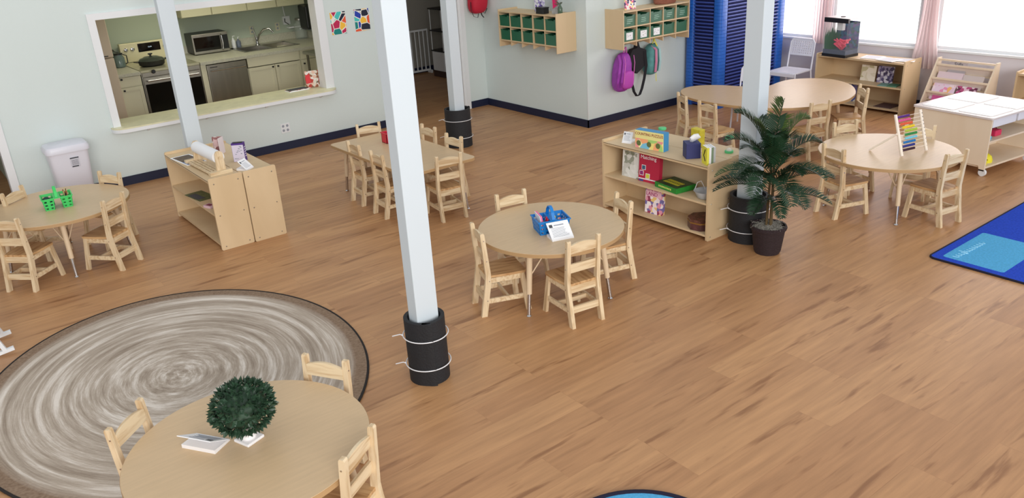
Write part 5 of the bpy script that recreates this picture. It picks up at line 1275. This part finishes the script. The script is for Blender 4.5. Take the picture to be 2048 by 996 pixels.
for i, (dy, mm, lb) in enumerate(((.042, mat('yellow_cover', (226, 220, 70), .5), 'yellow picture book, leftmost of the row at the shelf end'), (.014, M_PAPER, 'white book beside the yellow one at the shelf end'), (-.008, mat('grey_green_cover', (120, 140, 110), .5), 'grey-green book in the row at the shelf end'), (-.03, mat('silver_cover', (190, 190, 190), .4), 'silvery book, rightmost of the row at the shelf end'))):
    q = thing('picture_book', lb, 'book', (4.835+.0165*i, 3.925-.0077*i, .61), R(62), 'books standing at the end of the games shelf'); MB().box(-.05, .05, -.0085, .0085, 0, .14).obj('cover', mm, q); MB().box(-.047, .0505, -.0065, .0065, .002, .1402).obj('pages', M_PAPER, q)
    if i == 0: 
        m = MB(); m.tube([(-.02, .0098, .03), (.01, .0098, .07), (-.015, .0098, .12)], .004, 6); m.obj('black_drawing', M_BLACK, q)
for x, y, lb in ((5.07, 4.585, 'green-capped sand timer behind the counting puzzle box'), (5.20, 3.985, 'green-capped sand timer at the right end of the back shelf')):
    t = thing('sand_timer', lb, 'sand timer', (x, y, .61), 0, 'green sand timers'); 
    for z in (0, .118): MB().lathe([(.033, z), (.035, z+.01), (.033, z+.018)], 20).obj('cap', mat('mint_green_plastic', (90, 200, 130), .4), t, smooth=True)
    MB().lathe([(.028, .018), (.028, .05), (.006, .068), (.028, .086), (.028, .118)], 18, cap=False).obj('glass_bulb', M_GLASS, t, smooth=True); MB().lathe([(.022, .018), (.02, .03), (.004, .04)], 14).obj('sand', mat('white_sand', (235, 225, 215), .9), t, smooth=True)
# middle board
mk = voronoi_mat('sketch_cover', [(226, 226, 220), (220, 220, 214), (150, 155, 140), (228, 228, 224), (200, 200, 192)], 26, 0)
book((4.86, 4.76, ZM), R(2), .19, .245, .035, mk, 'pale MATCHING game box on the middle games shelf', 4, None, 'Matching', mat('olive_print', (120, 120, 90), .6), .038, 'game_box', 'game')
def mf(t, rm):
    for (y, z, s_, c, w) in ((.055, .125, .034, (60, 90, 120), 1), (.075, .075, .034, (140, 40, 110), 1), (.01, .055, .036, (205, 200, 70), 1)):
        a = MB(); a.box(-.0018, -.0004, y-s_/2-.004, y+s_/2+.004, z-s_/2-.004, z+s_/2+.004, rm); f = a.obj('card_frame', M_PAPER, t); MB().box(-.0024, -.0019, y-s_/2, y+s_/2, z-s_/2, z+s_/2, rm).obj('card_print', mat('card_%d' % c[0], c, .6), f)
    a = MB(); a.box(-.0018, -.0004, -.105, .105, .022, .030, rm); a.obj('white_stripe', M_PAPER, t)
    MB().box(-.0018, -.0004, .055, .10, .004, .018, rm).obj('blue_badge', mat('blue_badge', (50, 80, 150), .6), t)
    text('Matching', .046, rm @ frame((-.0008, .01, .212), (0, -1, 0), (0, 0, 1)), M_PAPER, t)
book((4.855, 4.54, ZM), R(5), .215, .245, .045, mat('crimson_box', (178, 28, 62), .5), 'red MATCHING game box standing on the middle games shelf', 4, mf, name='game_box', cat='game')
t = thing('game_box', 'green and yellow flat game box lying on the middle games shelf', 'game', (4.905, 4.285, ZM), R(-8))
MB().box(-.105, .105, -.135, .135, 0, .045, bev=.002).obj('box_body', mat('bright_green_card', (40, 140, 50), .5, var=.3, vscale=20), t); MB().box(-.100, .10, -.13, .13, .045, .046).obj('top_print', mat('dark_green_print', (44, 74, 40), .5, var=.6, vscale=14), t)
m = MB(); rnd = random.Random(15)
for r_ in range(2):
    for i in range(9): y = .09-i*.021; m.box(-.05+r_*.045, -.015+r_*.045, y-.007, y+.007, .0465, .047)
m.obj('yellow_title', mat('yellow_title', (206, 200, 50), .5), t)
m = MB()
for i in range(9): y = .08-i*.018; m.box(-.1062, -.1052, y-.005, y+.005, .015, .03)
m.obj('side_title', mat('pale_yellow_title', (220, 225, 120), .5), t)
t = thing('plastic_basket', 'clear white plastic basket with handle on the middle games shelf', 'basket', (4.875, 3.95, ZM), 0)
MB().lathe([(.05, 0), (.058, .004), (.085, .06), (.09, .062), (.082, .06), (.05, .008)], 24).obj('tub', mat('frosted_plastic', (205, 212, 218), .3, alpha=.75), t, smooth=True); MB().tube([(-.02, .085, .06), (-.01, .07, .115), (0, .04, .13), (.01, .02, .09), (.015, .01, .062)], .003, 6).obj('handle', M_WHITE, t)
# bottom board
CL = voronoi_mat('candy_art', [(225, 150, 170), (240, 225, 230), (150, 60, 90), (235, 200, 120), (120, 110, 170), (245, 235, 235)], 30, 0)
def cf(t, rm):
    MB().box(-.0012, -.0002, -.08, .08, .15, .232, rm).obj('title_band', mat('pale_pink_band', (235, 190, 205), .6), t)
    mm = mat('magenta_letters', (170, 50, 110), .5)
    text('CANDY', .046, rm @ frame((-.0022, 0, .213), (0, -1, 0), (0, 0, 1)), mm, t); text('LAND', .046, rm @ frame((-.0022, .02, .172), (0, -1, 0), (0, 0, 1)), mm, t)
book((4.85, 4.48, .051), R(5), .175, .235, .045, CL, 'pink CANDY LAND board game standing on the bottom games shelf', 4, cf, name='game_box', cat='game')
t = thing('octagonal_tin', 'brown octagonal container with gold band on the bottom games shelf', 'container', (4.90, 3.99, .051), R(10))
def octa(r_, z_): return [(r_*math.cos(PI/8+PI/4*k), r_*math.sin(PI/8+PI/4*k)) for k in range(8)]
MB().prism(octa(.115, 0), 0, .055).obj('tin_body', mat('brown_lacquer', (92, 56, 56), .3, var=.5, vscale=25), t); MB().prism(octa(.118, 0), .055, .066).obj('gold_band', mat('dull_gold', (160, 118, 60), .35, metal=.5), t)
MB().prism(octa(.115, 0), .066, .088).obj('lid', mat('brown_clear_lid', (104, 66, 56), .15, var=.5, vscale=30), t)
